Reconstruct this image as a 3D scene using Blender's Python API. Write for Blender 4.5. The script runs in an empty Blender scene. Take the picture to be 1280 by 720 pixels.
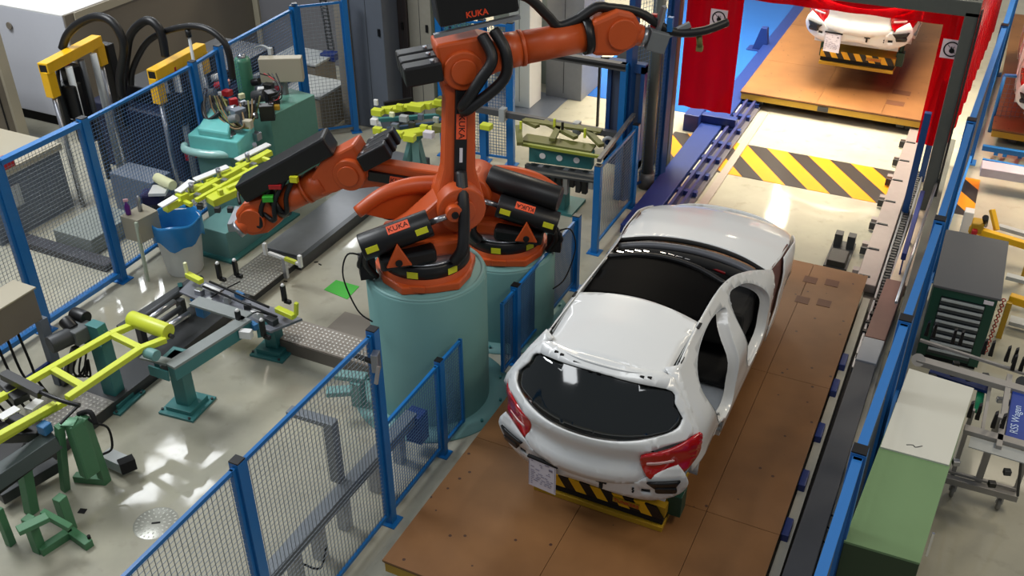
import bpy, bmesh, math, random
from mathutils import Vector, Matrix, noise
random.seed(5)
PI = math.pi
SC = bpy.context.scene
COL = SC.collection
V = Vector
# ---------------------------------------------------------------- camera
CAMZ = 7.0
VZ = (650.0 - 640, 2300.0 - 360); VY = (1358.0 - 640, -452.0 - 360)
FPX = math.sqrt(-(VZ[0]*VY[0] + VZ[1]*VY[1]))
_dn = V((VZ[0], VZ[1], FPX)).normalized()
_Y = V((VY[0], VY[1], FPX)).normalized()
_Z = -_dn
_X = _Y.cross(_Z)
def at(u, v, z):
    """world point at height z seen at photo pixel (u, v)"""
    d = V((u-640, v-360, FPX)); r = V((_X.dot(d), _Y.dot(d), _Z.dot(d)))
    t = (z-CAMZ)/r.z
    return V((r.x*t, r.y*t, z))
def aty(u, v, y):
    d = V((u-640, v-360, FPX)); r = V((_X.dot(d), _Y.dot(d), _Z.dot(d)))
    t = y/r.y
    return V((r.x*t, y, CAMZ+r.z*t))
cam = bpy.data.cameras.new('camera'); cam.sensor_width = 36; cam.lens = FPX/1280*36
cam.clip_end = 200
co = bpy.data.objects.new('camera', cam); COL.objects.link(co)
right = V((_X.x, _Y.x, _Z.x)); down = V((_X.y, _Y.y, _Z.y)); fwd = V((_X.z, _Y.z, _Z.z))
m = Matrix((right, -down, -fwd)).transposed().to_4x4(); m.translation = V((0, 0, CAMZ))
co.matrix_world = m
SC.camera = co
# ---------------------------------------------------------------- materials
def lin(c):
    r = []
    for x in c[:3]:
        x = x/255.0
        r.append(x/12.92 if x <= .04045 else ((x+.055)/1.055)**2.4)
    return (*r, 1.0)
MATS = {}
def mat(name, col, rough=.5, metal=0., var=.08, scale=12., bump=0., coat=0., spec=.5, alpha=1., emit=None, trans=0.):
    if name in MATS: return MATS[name]
    M = bpy.data.materials.new(name); M.use_nodes = True
    nt = M.node_tree; b = nt.nodes['Principled BSDF']
    c = lin(col)
    if var:
        tc = nt.nodes.new('ShaderNodeTexCoord'); n = nt.nodes.new('ShaderNodeTexNoise')
        n.inputs['Scale'].default_value = scale; n.inputs['Detail'].default_value = 3
        nt.links.new(tc.outputs['Object'], n.inputs['Vector'])
        mx = nt.nodes.new('ShaderNodeMix'); mx.data_type = 'RGBA'
        mx.inputs[6].default_value = tuple(x*(1-var) for x in c[:3])+(1,)
        mx.inputs[7].default_value = tuple(min(1, x*(1+var)) for x in c[:3])+(1,)
        nt.links.new(n.outputs['Fac'], mx.inputs[0]); nt.links.new(mx.outputs[2], b.inputs['Base Color'])
        if bump:
            bp = nt.nodes.new('ShaderNodeBump'); bp.inputs['Strength'].default_value = bump; bp.inputs['Distance'].default_value = .01
            nt.links.new(n.outputs['Fac'], bp.inputs['Height']); nt.links.new(bp.outputs[0], b.inputs['Normal'])
    else:
        b.inputs['Base Color'].default_value = c
    b.inputs['Roughness'].default_value = rough; b.inputs['Metallic'].default_value = metal
    b.inputs['Specular IOR Level'].default_value = spec
    b.inputs['Coat Weight'].default_value = coat; b.inputs['Coat Roughness'].default_value = .08
    b.inputs['Transmission Weight'].default_value = trans
    b.inputs['Alpha'].default_value = alpha
    if emit:
        b.inputs['Emission Color'].default_value = lin(emit[0]); b.inputs['Emission Strength'].default_value = emit[1]
    MATS[name] = M
    return M
BLUE = mat('fence_blue_paint', (20, 104, 172), .35, var=.06)
NAVY = mat('dark_blue_paint', (22, 45, 110), .4)
LBLUE = mat('light_blue_paint', (40, 125, 200), .35)
WIRE = mat('blue_wire', (60, 95, 135), .5, var=0)
WIREG = mat('grey_wire', (120, 128, 136), .45, metal=.3, var=0)
TEAL = mat('pedestal_teal', (106, 150, 148), .5, var=.05, scale=3)
TEALD = mat('stand_teal', (56, 118, 118), .45)
TEALL = mat('bench_teal', (104, 186, 182), .45)
GREEN = mat('stand_green', (70, 122, 84), .5)
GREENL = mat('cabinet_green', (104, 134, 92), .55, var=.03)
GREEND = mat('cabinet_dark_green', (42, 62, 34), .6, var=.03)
TOOLG = mat('tool_cabinet_green', (10, 62, 48), .45)
ORANGE = mat('robot_orange', (196, 82, 32), .38, var=.08, scale=5)
ORANGEL = mat('sign_orange', (232, 88, 48), .5, var=0)
BLACK = mat('black_plastic', (14, 14, 16), .4, var=.1)
BLACKM = mat('black_matt', (9, 9, 10), .85, var=0)
RUBBER = mat('black_hose', (16, 16, 18), .45, var=.15)
DGREY = mat('dark_grey_steel', (58, 60, 62), .5, metal=.2)
GREY = mat('grey_paint', (112, 116, 118), .5)
GREYL = mat('light_grey_paint', (168, 172, 172), .5)
GREYB = mat('blue_grey_paint', (104, 112, 124), .5, var=.03, scale=2)
BEIGE = mat('beige_enamel', (168, 160, 140), .5, var=.03, scale=2)
BEIGED = mat('dark_beige_enamel', (120, 112, 100), .5, var=.03, scale=2)
STEEL = mat('bare_steel', (170, 172, 178), .28, metal=.85)
ALU = mat('aluminium', (160, 157, 154), .5, metal=.35)
CHROME = mat('chrome', (215, 215, 220), .12, metal=1.)
WHITE = mat('white_paint', (226, 226, 224), .45, var=.03)
WHITEP = mat('car_white_paint', (224, 226, 226), .3, var=.01, coat=.7)
CARIN = mat('car_primer_grey', (186, 190, 194), .5, var=.1)
YELG = mat('yellow_green_paint', (205, 215, 60), .4)
YEL = mat('yellow_paint', (232, 178, 20), .4)
YELD = mat('ochre_paint', (178, 140, 30), .5)
OLIVE = mat('olive_paint', (112, 112, 60), .5)
REDP = mat('red_paint', (178, 30, 36), .45)
PURPLE = mat('purple_plastic', (88, 30, 120), .3)
PAPER = mat('white_paper', (214, 208, 216), .8, var=.03)
CREAM = mat('cream_roll', (236, 236, 190), .8)
BOARD = mat('white_board_top', (200, 200, 190), .6, var=.02, scale=2)
GMAT = mat('green_sheet', (60, 170, 50), .6)
GLASS = mat('dark_tinted_glass', (12, 18, 18), .05, var=0, coat=1.)
LAMPR = mat('red_lamp_lens', (186, 6, 18), .12, var=.15, scale=6, coat=1.)
LAMPW = mat('clear_lamp_lens', (235, 190, 190), .15, var=0, coat=1.)
BROWNP = mat('brown_cover', (122, 88, 80), .5)
PLATEG = mat('dark_cover_plate', (78, 80, 86), .55, metal=0, var=.1, scale=4)
PINKC = mat('cream_kerb', (198, 180, 158), .6)
BAGB = mat('blue_bag_film', (42, 120, 180), .25, var=.1)
# ---------------------------------------------------------------- mesh builder
def frame(d, up=V((0, 0, 1))):
    d = d.normalized()
    if abs(d.dot(up)) > .98: up = V((0, 1, 0)) if abs(d.y) < .9 else V((1, 0, 0))
    s = d.cross(up).normalized(); u = s.cross(d).normalized()
    return d, s, u
class MB:
    def __init__(s): s.bm = bmesh.new(); s.mi = 0; s.smooth = []
    def m(s, i): s.mi = i; return s
    def _f(s, vs, sm=False):
        try: f = s.bm.faces.new(vs)
        except ValueError: return None
        f.material_index = s.mi; f.smooth = sm
        return f
    def hexa(s, P):
        v = [s.bm.verts.new(p) for p in P]
        for q in ((0,3,2,1),(4,5,6,7),(0,1,5,4),(1,2,6,5),(2,3,7,6),(3,0,4,7)): s._f([v[i] for i in q])
        return s
    def box(s, c, d, rz=0, R=None):
        c = V(c); h = [x/2 for x in d]
        if R is None: R = Matrix.Rotation(rz, 3, 'Z')
        P = [c + R @ V((a*h[0], b*h[1], e*h[2])) for e in (-1, 1) for a, b in ((-1,-1),(1,-1),(1,1),(-1,1))]
        return s.hexa(P)
    def b2(s, lo, hi):
        lo, hi = V(lo), V(hi)
        return s.box((lo+hi)/2, tuple(abs(x) for x in (hi-lo)))
    def beam(s, p, q, w, h=None, up=V((0, 0, 1))):
        p, q = V(p), V(q); h = h or w
        d, a, u = frame(q-p, V(up))
        P = [b + a*(x*w/2) + u*(y*h/2) for b in (p, q) for x, y in ((-1,-1),(1,-1),(1,1),(-1,1))]
        return s.hexa(P)
    def tube(s, p, q, r, n=14, r2=None, caps=True):
        p, q = V(p), V(q); r2 = r if r2 is None else r2
        d, a, u = frame(q-p)
        A = [s.bm.verts.new(p+(a*math.cos(t)+u*math.sin(t))*r) for t in (2*PI*i/n for i in range(n))]
        B = [s.bm.verts.new(q+(a*math.cos(t)+u*math.sin(t))*r2) for t in (2*PI*i/n for i in range(n))]
        for i in range(n): s._f([A[i], A[(i+1)%n], B[(i+1)%n], B[i]], True)
        if caps: s._f(A[::-1]); s._f(B)
        return s
    def path(s, pts, r, n=8, sm=6, closed=False):
        pts = [V(p) for p in pts]
        if sm > 1 and len(pts) > 2: pts = cr(pts, sm)
        rings = []; prev = None
        for i, p in enumerate(pts):
            d = (pts[min(i+1, len(pts)-1)] - pts[max(i-1, 0)])
            if d.length < 1e-6: continue
            d.normalize()
            if prev is None: _, a, u = frame(d)
            else:
                a = (prev - d*prev.dot(d))
                a = a.normalized() if a.length > 1e-4 else frame(d)[1]
                u = a.cross(d).normalized()
            prev = a
            rr = r(i/(len(pts)-1)) if callable(r) else r
            rings.append([s.bm.verts.new(p+(a*math.cos(t)+u*math.sin(t))*rr) for t in (2*PI*k/n for k in range(n))])
        for A, B in zip(rings, rings[1:]):
            for i in range(n): s._f([A[i], A[(i+1)%n], B[(i+1)%n], B[i]], True)
        s._f(rings[0][::-1]); s._f(rings[-1])
        return s
    def lathe(s, c, prof, n=32, axis=V((0, 0, 1)), arc=None):
        """prof: list of (radius, height)"""
        c = V(c); d, a, u = frame(V(axis))
        rings = []
        for r, h in prof:
            if r < 1e-5: rings.append([s.bm.verts.new(c+d*h)]*n)
            else: rings.append([s.bm.verts.new(c+d*h+(a*math.cos(2*PI*i/n)+u*math.sin(2*PI*i/n))*r) for i in range(n)])
        for A, B in zip(rings, rings[1:]):
            for i in range(n):
                q = []
                for v in (A[i], A[(i+1)%n], B[(i+1)%n], B[i]):
                    if v not in q: q.append(v)
                if len(q) > 2: s._f(q, True)
        return s
    def prism(s, poly, o, ax, ay, dep):
        """polygon (list of 2d) in plane o+ax,ay extruded by vector dep (both ways half)"""
        o, ax, ay, dep = V(o), V(ax), V(ay), V(dep)
        A = [s.bm.verts.new(o+ax*x+ay*y-dep/2) for x, y in poly]; B = [s.bm.verts.new(o+ax*x+ay*y+dep/2) for x, y in poly]
        n = len(poly)
        s._f(A[::-1]); s._f(B)
        for i in range(n): s._f([A[i], A[(i+1)%n], B[(i+1)%n], B[i]])
        return s
    def sphere(s, c, r, sc=(1, 1, 1), n=12):
        c = V(c); prof = []
        rings = []
        for j in range(n//2+1):
            t = PI*j/(n//2)
            if j in (0, n//2): rings.append([s.bm.verts.new(c+V((0, 0, math.cos(t)*r*sc[2])))]*n)
            else: rings.append([s.bm.verts.new(c+V((math.sin(t)*math.cos(2*PI*i/n)*r*sc[0], math.sin(t)*math.sin(2*PI*i/n)*r*sc[1], math.cos(t)*r*sc[2]))) for i in range(n)])
        for A, B in zip(rings, rings[1:]):
            for i in range(n):
                q = []
                for v in (A[i], A[(i+1)%n], B[(i+1)%n], B[i]):
                    if v not in q: q.append(v)
                if len(q) > 2: s._f(q, True)
        return s
def cr(pts, k, closed=False):
    out = []; n = len(pts)
    g = (lambda i: pts[i % n]) if closed else (lambda i: pts[max(0, min(n-1, i))])
    for i in range(n if closed else n-1):
        a, b, c, d = (V(g(i+j)) for j in (-1, 0, 1, 2))
        for j in range(k):
            t = j/k
            out.append(.5*((2*b)+(c-a)*t+(2*a-5*b+4*c-d)*t*t+(3*b-a-3*c+d)*t**3))
    if not closed: out.append(V(pts[-1]))
    return out
def thing(name, label, cat, loc=(0, 0, 0), group=None):
    o = bpy.data.objects.new(name, None); COL.objects.link(o); o.empty_display_size = .1
    o.location = V(loc); o['label'] = label; o['category'] = cat
    if group: o['group'] = group
    return o
def wloc(o):
    p = V(o.location)
    return p
def obj(name, mb, mats, parent=None, bev=0., label=None, solid=0., stuff=False):
    me = bpy.data.meshes.new(name)
    bmesh.ops.recalc_face_normals(mb.bm, faces=mb.bm.faces)
    mb.bm.to_mesh(me); mb.bm.free()
    o = bpy.data.objects.new(name, me); COL.objects.link(o)
    if not isinstance(mats, (list, tuple)): mats = [mats]
    for x in mats: me.materials.append(x)
    if parent is not None:
        o.parent = parent
        r = parent; off = V(parent.location)
        while r.parent: r = r.parent; off = V(r.location)
        if parent.type == 'EMPTY': o.matrix_parent_inverse = Matrix.Translation(-off)
    if solid:
        s = o.modifiers.new('solid', 'SOLIDIFY'); s.thickness = solid; s.offset = 0
    if bev:
        b = o.modifiers.new('bevel', 'BEVEL'); b.width = bev; b.segments = 2; b.limit_method = 'ANGLE'; b.angle_limit = .7
        b.harden_normals = False
    if label: o['label'] = label
    if stuff: o['kind'] = 'stuff'
    return o
def solo(name, mb, mats, label, cat, group=None, bev=0., **k):
    """a thing that is one mesh, its origin at its base"""
    vs = [v.co for v in mb.bm.verts]
    c = V(((min(v.x for v in vs)+max(v.x for v in vs))/2, (min(v.y for v in vs)+max(v.y for v in vs))/2, min(v.z for v in vs)))
    for v in mb.bm.verts: v.co -= c
    o = obj(name, mb, mats, None, bev, **k); o.location = c
    o['label'] = label; o['category'] = cat
    if group: o['group'] = group
    return o
def struct(name, mb, mats, bev=0.):
    o = obj(name, mb, mats, None, bev); o['kind'] = 'structure'; return o
def dup(root, d, label=None, group=None):
    r = root.copy(); COL.objects.link(r); r.location = V(root.location)+V(d)
    if label: r['label'] = label
    if group: r['group'] = group
    def rec(a, b):
        for ch in list(a.children):
            c = ch.copy(); COL.objects.link(c); pi = ch.matrix_parent_inverse.copy(); c.parent = b; c.matrix_parent_inverse = pi
            rec(ch, c)
    rec(root, r)
    return r
def text_mesh(txt, size, o, ax, ay, material, name, parent, ext=.002, bold=0., align='CENTER'):
    cu = bpy.data.curves.new(name, 'FONT'); cu.body = txt; cu.size = size; cu.align_x = align; cu.align_y = 'CENTER'; cu.extrude = ext; cu.offset = bold
    t = bpy.data.objects.new(name+'_tmp', cu); COL.objects.link(t)
    bpy.context.view_layer.update()
    me = bpy.data.meshes.new_from_object(t.evaluated_get(bpy.context.evaluated_depsgraph_get()))
    bpy.data.objects.remove(t)
    ax, ay = V(ax).normalized(), V(ay).normalized(); az = ax.cross(ay)
    for v in me.vertices: c = v.co.copy(); v.co = V(o)+ax*c.x+ay*c.y+az*c.z
    me.materials.clear(); me.materials.append(material)
    ob = bpy.data.objects.new(name, me); COL.objects.link(ob)
    if parent is not None:
        ob.parent = parent
        r = parent
        while r.parent: r = r.parent
        if parent.type == 'EMPTY': ob.matrix_parent_inverse = Matrix.Translation(-V(r.location))
    return ob
# ================================================================ floor
def floor_mat(name, c1, c2, rough):
    M = bpy.data.materials.new(name); M.use_nodes = True; nt = M.node_tree; b = nt.nodes['Principled BSDF']
    tc = nt.nodes.new('ShaderNodeTexCoord')
    n = nt.nodes.new('ShaderNodeTexNoise'); n.inputs['Scale'].default_value = .9; n.inputs['Detail'].default_value = 6; n.inputs['Roughness'].default_value = .6
    nt.links.new(tc.outputs['Object'], n.inputs['Vector'])
    r = nt.nodes.new('ShaderNodeValToRGB'); r.color_ramp.elements[0].position = .3; r.color_ramp.elements[1].position = .7
    r.color_ramp.elements[0].color = lin(c1); r.color_ramp.elements[1].color = lin(c2)
    nt.links.new(n.outputs['Fac'], r.inputs['Fac'])
    # scuffs
    n2 = nt.nodes.new('ShaderNodeTexNoise'); n2.inputs['Scale'].default_value = 5; n2.inputs['Detail'].default_value = 8
    nt.links.new(tc.outputs['Object'], n2.inputs['Vector'])
    r2 = nt.nodes.new('ShaderNodeValToRGB'); r2.color_ramp.elements[0].position = .30; r2.color_ramp.elements[1].position = .42
    r2.color_ramp.elements[0].color = (.72, .72, .70, 1); r2.color_ramp.elements[1].color = (1, 1, 1, 1)
    nt.links.new(n2.outputs['Fac'], r2.inputs['Fac'])
    mx = nt.nodes.new('ShaderNodeMix'); mx.data_type = 'RGBA'; mx.blend_type = 'MULTIPLY'; mx.inputs[0].default_value = .5
    nt.links.new(r.outputs[0], mx.inputs[6]); nt.links.new(r2.outputs[0], mx.inputs[7])
    nt.links.new(mx.outputs[2], b.inputs['Base Color'])
    mr = nt.nodes.new('ShaderNodeMapRange'); mr.inputs[3].default_value = rough*.7; mr.inputs[4].default_value = rough*1.5
    nt.links.new(n2.outputs['Fac'], mr.inputs[0]); nt.links.new(mr.outputs[0], b.inputs['Roughness'])
    bp = nt.nodes.new('ShaderNodeBump'); bp.inputs['Strength'].default_value = .3; bp.inputs['Distance'].default_value = .006
    n3 = nt.nodes.new('ShaderNodeTexNoise'); n3.inputs['Scale'].default_value = 1.6; n3.inputs['Detail'].default_value = 2
    nt.links.new(tc.outputs['Object'], n3.inputs['Vector']); nt.links.new(n3.outputs['Fac'], bp.inputs['Height']); nt.links.new(bp.outputs[0], b.inputs['Normal'])
    b.inputs['Specular IOR Level'].default_value = .6
    return M
FLOOR = floor_mat('epoxy_floor', (158, 156, 142), (180, 176, 158), .05)
fl = struct('floor', MB().b2((-30, -6, -.2), (16, 46, 0)), FLOOR)
struct('floor_blue_area', MB().b2((-6.6, 16.2, .001), (-3.45, 27, .006)), mat('blue_floor_paint', (36, 92, 168), .25, var=.05, scale=2))
# hazard marking painted on the floor
YO = mat('hazard_yellow', (228, 142, 22), .3, var=.05); HB = mat('hazard_black', (48, 42, 40), .35, var=.1)
def hazard(name, x0, x1, y0, y1, slant, w, ofs=0):
    b = MB(); k = 0; x = x0-abs(slant)-w+ofs
    def clip(poly):
        for sgn, lim in ((1, x0), (-1, x1)):
            out = []
            for i in range(len(poly)):
                p, q = poly[i], poly[(i+1) % len(poly)]
                ip, iq = sgn*(p[0]-lim) >= 0, sgn*(q[0]-lim) >= 0
                if ip: out.append(p)
                if ip != iq:
                    t = (lim-p[0])/(q[0]-p[0]); out.append((lim, p[1]+(q[1]-p[1])*t))
            poly = out
            if not poly: return []
        return poly
    while x < x1+abs(slant)+w:
        poly = clip([(x, y1), (x+slant, y0), (x+slant+w, y0), (x+w, y1)])
        if len(poly) > 2:
            b.m(k % 2); b.prism(poly, (0, 0, .003), (1, 0, 0), (0, 1, 0), (0, 0, .004))
        x += w; k += 1
    o = struct(name, b, [YO, HB]); return o
sl = at(1038, 243, 0).x-at(985, 190, 0).x
hazard('floor_hazard_marking', -4.35, -.76, 14.15, 15.35, sl, .335, .13)
hazard('floor_hazard_marking', .1, .46, 14.3, 15.6, sl, .335)
struct('floor_dark_pit', MB().b2((-.62, 4, .001), (-.2, 14, .004)), mat('dark_pit', (60, 56, 52), .5))
# far cabinets and building shell out at the back
GRID = 0
# ---------------------------------------------------------------- platforms
def deck_mat():
    M = bpy.data.materials.new('hardboard_deck'); M.use_nodes = True; nt = M.node_tree; b = nt.nodes['Principled BSDF']
    tc = nt.nodes.new('ShaderNodeTexCoord'); n = nt.nodes.new('ShaderNodeTexNoise'); n.inputs['Scale'].default_value = 1.5; n.inputs['Detail'].default_value = 5
    nt.links.new(tc.outputs['Object'], n.inputs['Vector'])
    r = nt.nodes.new('ShaderNodeValToRGB'); r.color_ramp.elements[0].position = .3; r.color_ramp.elements[1].position = .72
    r.color_ramp.elements[0].color = lin((112, 74, 38)); r.color_ramp.elements[1].color = lin((134, 92, 51))
    nt.links.new(n.outputs['Fac'], r.inputs['Fac'])
    vo = nt.nodes.new('ShaderNodeTexVoronoi'); vo.inputs['Scale'].default_value = 5.5
    nt.links.new(tc.outputs['Object'], vo.inputs['Vector'])
    lt = nt.nodes.new('ShaderNodeMath'); lt.operation = 'LESS_THAN'; lt.inputs[1].default_value = .085
    nt.links.new(vo.outputs['Distance'], lt.inputs[0])
    mx = nt.nodes.new('ShaderNodeMix'); mx.data_type = 'RGBA'; mx.inputs[7].default_value = lin((66, 38, 24))
    nt.links.new(lt.outputs[0], mx.inputs[0]); nt.links.new(r.outputs[0], mx.inputs[6]); nt.links.new(mx.outputs[2], b.inputs['Base Color'])
    b.inputs['Roughness'].default_value = .5
    return M
DECK = deck_mat(); PAD = mat('brown_pad', (92, 56, 36), .6); PADG = mat('dark_seam', (88, 54, 34), .8)
def platform(x0, x1, y0, y1, label, pads=(), yellow=True, seams=True):
    t = thing('conveyor_platform', label, 'platform', ((x0+x1)/2, (y0+y1)/2, 0), 'assembly platforms on the conveyor')
    b = MB(); nx = [x0, x0+(x1-x0)*.43, x0+(x1-x0)*.78, x1]; ny = [y0, y0+(y1-y0)*.27, y0+(y1-y0)*.62, y1]
    g = .0025
    for i in range(3):
        for j in range(3):
            b.b2((nx[i]+g, ny[j]+g, .278), (nx[i+1]-g, ny[j+1]-g, .30))
    obj('deck', b, DECK, t)
    b = MB().b2((x0+.01, y0+.01, .262), (x1-.01, y1-.01, .277))
    obj('deck_underlay', b, PADG, t)
    b = MB()
    b.b2((x0+.02, y0+.012, .16), (x1-.02, y0+.1, .262)); b.b2((x0+.02, y1-.1, .16), (x1-.02, y1-.012, .262))
    b.b2((x0+.02, y0+.1, .16), (x0+.1, y1-.1, .262)); b.b2((x1-.1, y0+.1, .16), (x1-.02, y1-.1, .262))
    obj('frame', b, YELD if yellow else NAVY, t)
    b = MB()
    for x in (x0+.35, x1-.35): b.b2((x-.06, y0+.1, .08), (x+.06, y1-.1, .26))
    obj('runner', b, DGREY, t)
    b = MB().b2(((x0+x1)/2-.18, y0-.005, .17), ((x0+x1)/2+.0, y0+.012, .255))
    obj('stop_plate', b, DGREY, t)
    for (x, y, sx, sy) in pads:
        obj('brown_pad', MB().b2((x-sx/2, y-sy/2, .30), (x+sx/2, y+sy/2, .304)), PAD, t)
    return t
pads = [(*at(u, v, .3).xy, .16, .15) for u, v in ((1003, 375), (1030, 379), (1013, 350), (1040, 354))]
platform(-3.66, -.61, 4.93, 11.5, 'large brown platform under the nearest white car body', pads)
pads2 = [(*at(u, v, .3).xy, .3, .2) for u, v in ((1127, 116), (1119, 129))]
platform(-3.66, -.58, 16.85, 23.4, 'far brown platform with yellow front edge under the second white car', pads2)
platform(.46, 3.5, 17.0, 23.6, 'brown platform at the right edge beyond the blue fence', ())
# ---------------------------------------------------------------- conveyor rails
t = thing('conveyor_rail', 'blue conveyor rail with rollers running left of the striped floor marking', 'rail', (-3.55, 15, 0))
b = MB(); b.b2((-3.98, 11.7, 0), (-3.62, 26, .14)); obj('side_channel', b, NAVY, t, bev=.01)
b = MB()
for x in (-3.52, -3.38): b.b2((x-.022, 11.2, .05), (x+.022, 26, .17))
obj('rail_profile', b, mat('rail_blue_grey', (70, 74, 128), .3, metal=.5), t)
b = MB(); b.b2((-3.62, 11.2, 0), (-3.28, 26, .05)); obj('bed', b, mat('bed_grey', (86, 84, 92), .45), t)
for y in [11.9+.62*i for i in range(20)]:
    obj('cross_plate', MB().b2((-3.60, y-.05, .05), (-3.3, y+.05, .12)), NAVY, t)
    obj('slot_cover', MB().b2((-3.60, y+.12, .05), (-3.545, y+.5, .10)), mat('slot_cream', (180, 176, 160), .4), t)
b = MB(); b.b2((-3.22, 11.4, 0), (-3.1, 16.8, .02)); obj('floor_strip', b, mat('strip_grey', (150, 140, 132), .35), t)
t = thing('conveyor_rail', 'grey conveyor rail with toothed edge running right of the striped floor marking', 'rail', (-.6, 14, 0))
b = MB(); b.b2((-.76, 11.6, 0), (-.50, 17.4, .12)); obj('rail_profile', b, mat('rail_warm_grey', (150, 140, 138), .35, metal=.3), t, bev=.01)
for y in [11.8+.75*i for i in range(8)]:
    obj('guide_tooth', MB().b2((-.84, y-.035, .02), (-.74, y+.0, .12)), DGREY, t)
    obj('guide_tooth', MB().b2((-.84, y+.12, .02), (-.76, y+.22, .10)), mat('tooth_grey', (140, 130, 128), .4), t)
    obj('clamp_bar', MB().b2((-.74, y-.03, .12), (-.60, y, .135)), DGREY, t)
# energy chain right of the rail
t = thing('drive_chain', 'shiny steel drive chain in the dark trench beside the grey rail', 'chain', (-.42, 12.5, 0))
b = MB()
for x in (-.47, -.36): b.b2((x-.012, 9.8, .02), (x+.012, 15.5, .09))
obj('side_bar', b, STEEL, t)
b = MB()
for i in range(60):
    y = 10.9+.075*i
    b.box((-.415+random.uniform(-.01, .01), y, .06), (.07, .045, .05), random.uniform(-.2, .2))
obj('chain_links', b, DGREY, t, stuff=True)
b = MB()
for i in range(26): 
    y = 9.9+.06*i+random.uniform(-.02, .02)
    b.box((-.42+random.uniform(-.04, .04), y, .07), (random.uniform(.03, .1), random.uniform(.03, .07), random.uniform(.03, .1)), random.uniform(-.5, .5))
obj('drive_unit', b, BLACK, t)
# floor covers
def plate(x0a, x1a, ya, x0b, x1b, yb, z, mt, label, name='cover_plate'):
    b = MB(); b.hexa([V(p) for p in ((x0a, ya, 0), (x1a, ya, 0), (x1b, yb, 0), (x0b, yb, 0), (x0a, ya, z), (x1a, ya, z), (x1b, yb, z), (x0b, yb, z))])
    return solo(name, b, mt, label, 'cover', 'trench covers right of the near platform', bev=.006)
plate(-.51, -.27, 5.0, -.455, -.235, 9.78, .2, PLATEG, 'long dark grey trench cover right of the near platform')
plate(-.46, -.235, 9.79, -.445, -.215, 10.28, .215, mat('pale_alu', (160, 164, 172), .5), 'short pale aluminium trench cover')
plate(-.44, -.215, 10.30, -.40, -.17, 11.7, .21, BROWNP, 'brown trench cover beyond the aluminium one')
plate(-.36, -.13, 11.72, -.30, -.10, 14.2, .15, PINKC, 'cream pink kerb strip beyond the brown trench cover')
t = thing('roller_kerb', 'cream kerb with blue roller blocks along the near platform edge', 'kerb', (-.55, 8, 0))
obj('kerb', MB().b2((-.60, 4.6, 0), (-.515, 11.2, .16)), mat('kerb_cream', (176, 172, 160), .5), t)
for u, v in ((972, 662), (1000, 603), (1023, 544), (1042, 488), (1050, 455)):
    p = at(u, v, .16)
    obj('roller_block', MB().b2((-.61, p.y-.12, .0), (-.54, p.y+.12, .24)), NAVY, t, bev=.01)
b = MB(); b.b2((-.25, 4.6, 0), (-.19, 11, .05)); solo('kerb_strip', b, mat('kerb_cream', (176, 172, 160), .5), 'thin cream kerb between the dark trench cover and right fence', 'kerb')
# bracket / cables between cover plate and fence
for i, (u, v) in enumerate(((1030, 655), (1035, 640), (1024, 672))):
    p = at(u, v, .1); q = at(u+14, v+10, .12)
    solo('floor_cable', MB().path([p, (p+q)/2+V((0, -.03, .02)), q], .008, 6, 5), BLACKM, 'short black cable loop beside the dark trench cover', 'cable', 'cable loops beside the trench cover')
# small black bollard plate in front of platform
t = thing('pallet_stop', 'small black twin-post stop on the cream floor before the car nose', 'stop', (-1.05, 12.4, 0))
obj('base_plate', MB().b2((-1.22, 12.0, 0), (-.92, 12.75, .03)), DGREY, t)
obj('body', MB().b2((-1.19, 12.0, .03), (-.95, 12.35, .12)), BLACK, t, bev=.01)
for x in (-1.15, -.98): obj('post', MB().b2((x-.05, 12.55, .03), (x+.05, 12.68, .22)), DGREY, t)
# ---------------------------------------------------------------- blue fences
def mesh_wires(b, p, q, z0, z1, step=.045, r=.002, vs=None):
    p, q = V(p), V(q); L = (q-p).length; d = (q-p)/L
    nn = V((-d.y, d.x, 0))
    n = int(L/step)
    for i in range(1, n+1):
        c = p+d*(L*i/(n+1)); b.beam(V((c.x, c.y, z0)), V((c.x, c.y, z1)), r*2, r*2, up=nn)
    n = int((z1-z0)/(vs or step))
    for i in range(1, n+1):
        z = z0+(z1-z0)*i/(n+1); b.beam(V((p.x, p.y, z))+nn*r*2, V((q.x, q.y, z))+nn*r*2, r*2, r*2)
def fence(label, pts, h, panels, post=.07, gap=.06, z0=.12, wire=WIRE, fr=.035, step=.045, posts=None, name='safety_fence', blue=BLUE, r=.002, capm=BLACK, group=None, ht=None, frw=None):
    pts = [V((*p, 0)) for p in pts]
    t = thing(name, label, 'fence', pts[0], group)
    ht = ht or h-.05
    for i, p in enumerate(pts):
        if posts and not posts[i]: continue
        d = (pts[min(i+1, len(pts)-1)]-pts[max(0, i-1)]).normalized(); rz = math.atan2(d.y, d.x)
        po = obj('post', MB().box((p.x, p.y, h/2), (post, post, h), rz), blue, t, bev=.004)
        obj('base_plate', MB().box((p.x, p.y, .006), (post*2, post*2, .012), rz), blue, po)
        obj('post_cap', MB().box((p.x, p.y, h+.006), (post*.96, post*.96, .012), rz), capm, po)
    for i in panels:
        p, q = pts[i], pts[i+1]; d = (q-p).normalized(); a = p+d*gap; e = q-d*gap
        b = MB()
        b.beam(a+V((0, 0, ht)), e+V((0, 0, ht)), frw or fr*.8, fr); b.beam(a+V((0, 0, z0)), e+V((0, 0, z0)), frw or fr*.8, fr)
        for c in (a, e): b.beam(c+V((0, 0, z0-fr/2)), c+V((0, 0, ht+fr/2)), fr, fr, up=d)
        po = obj('panel_frame', b, blue, t)
        b = MB(); mesh_wires(b, a, e, z0, ht, step, r)
        obj('wire_mesh', b, wire, po)
    return t
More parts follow.
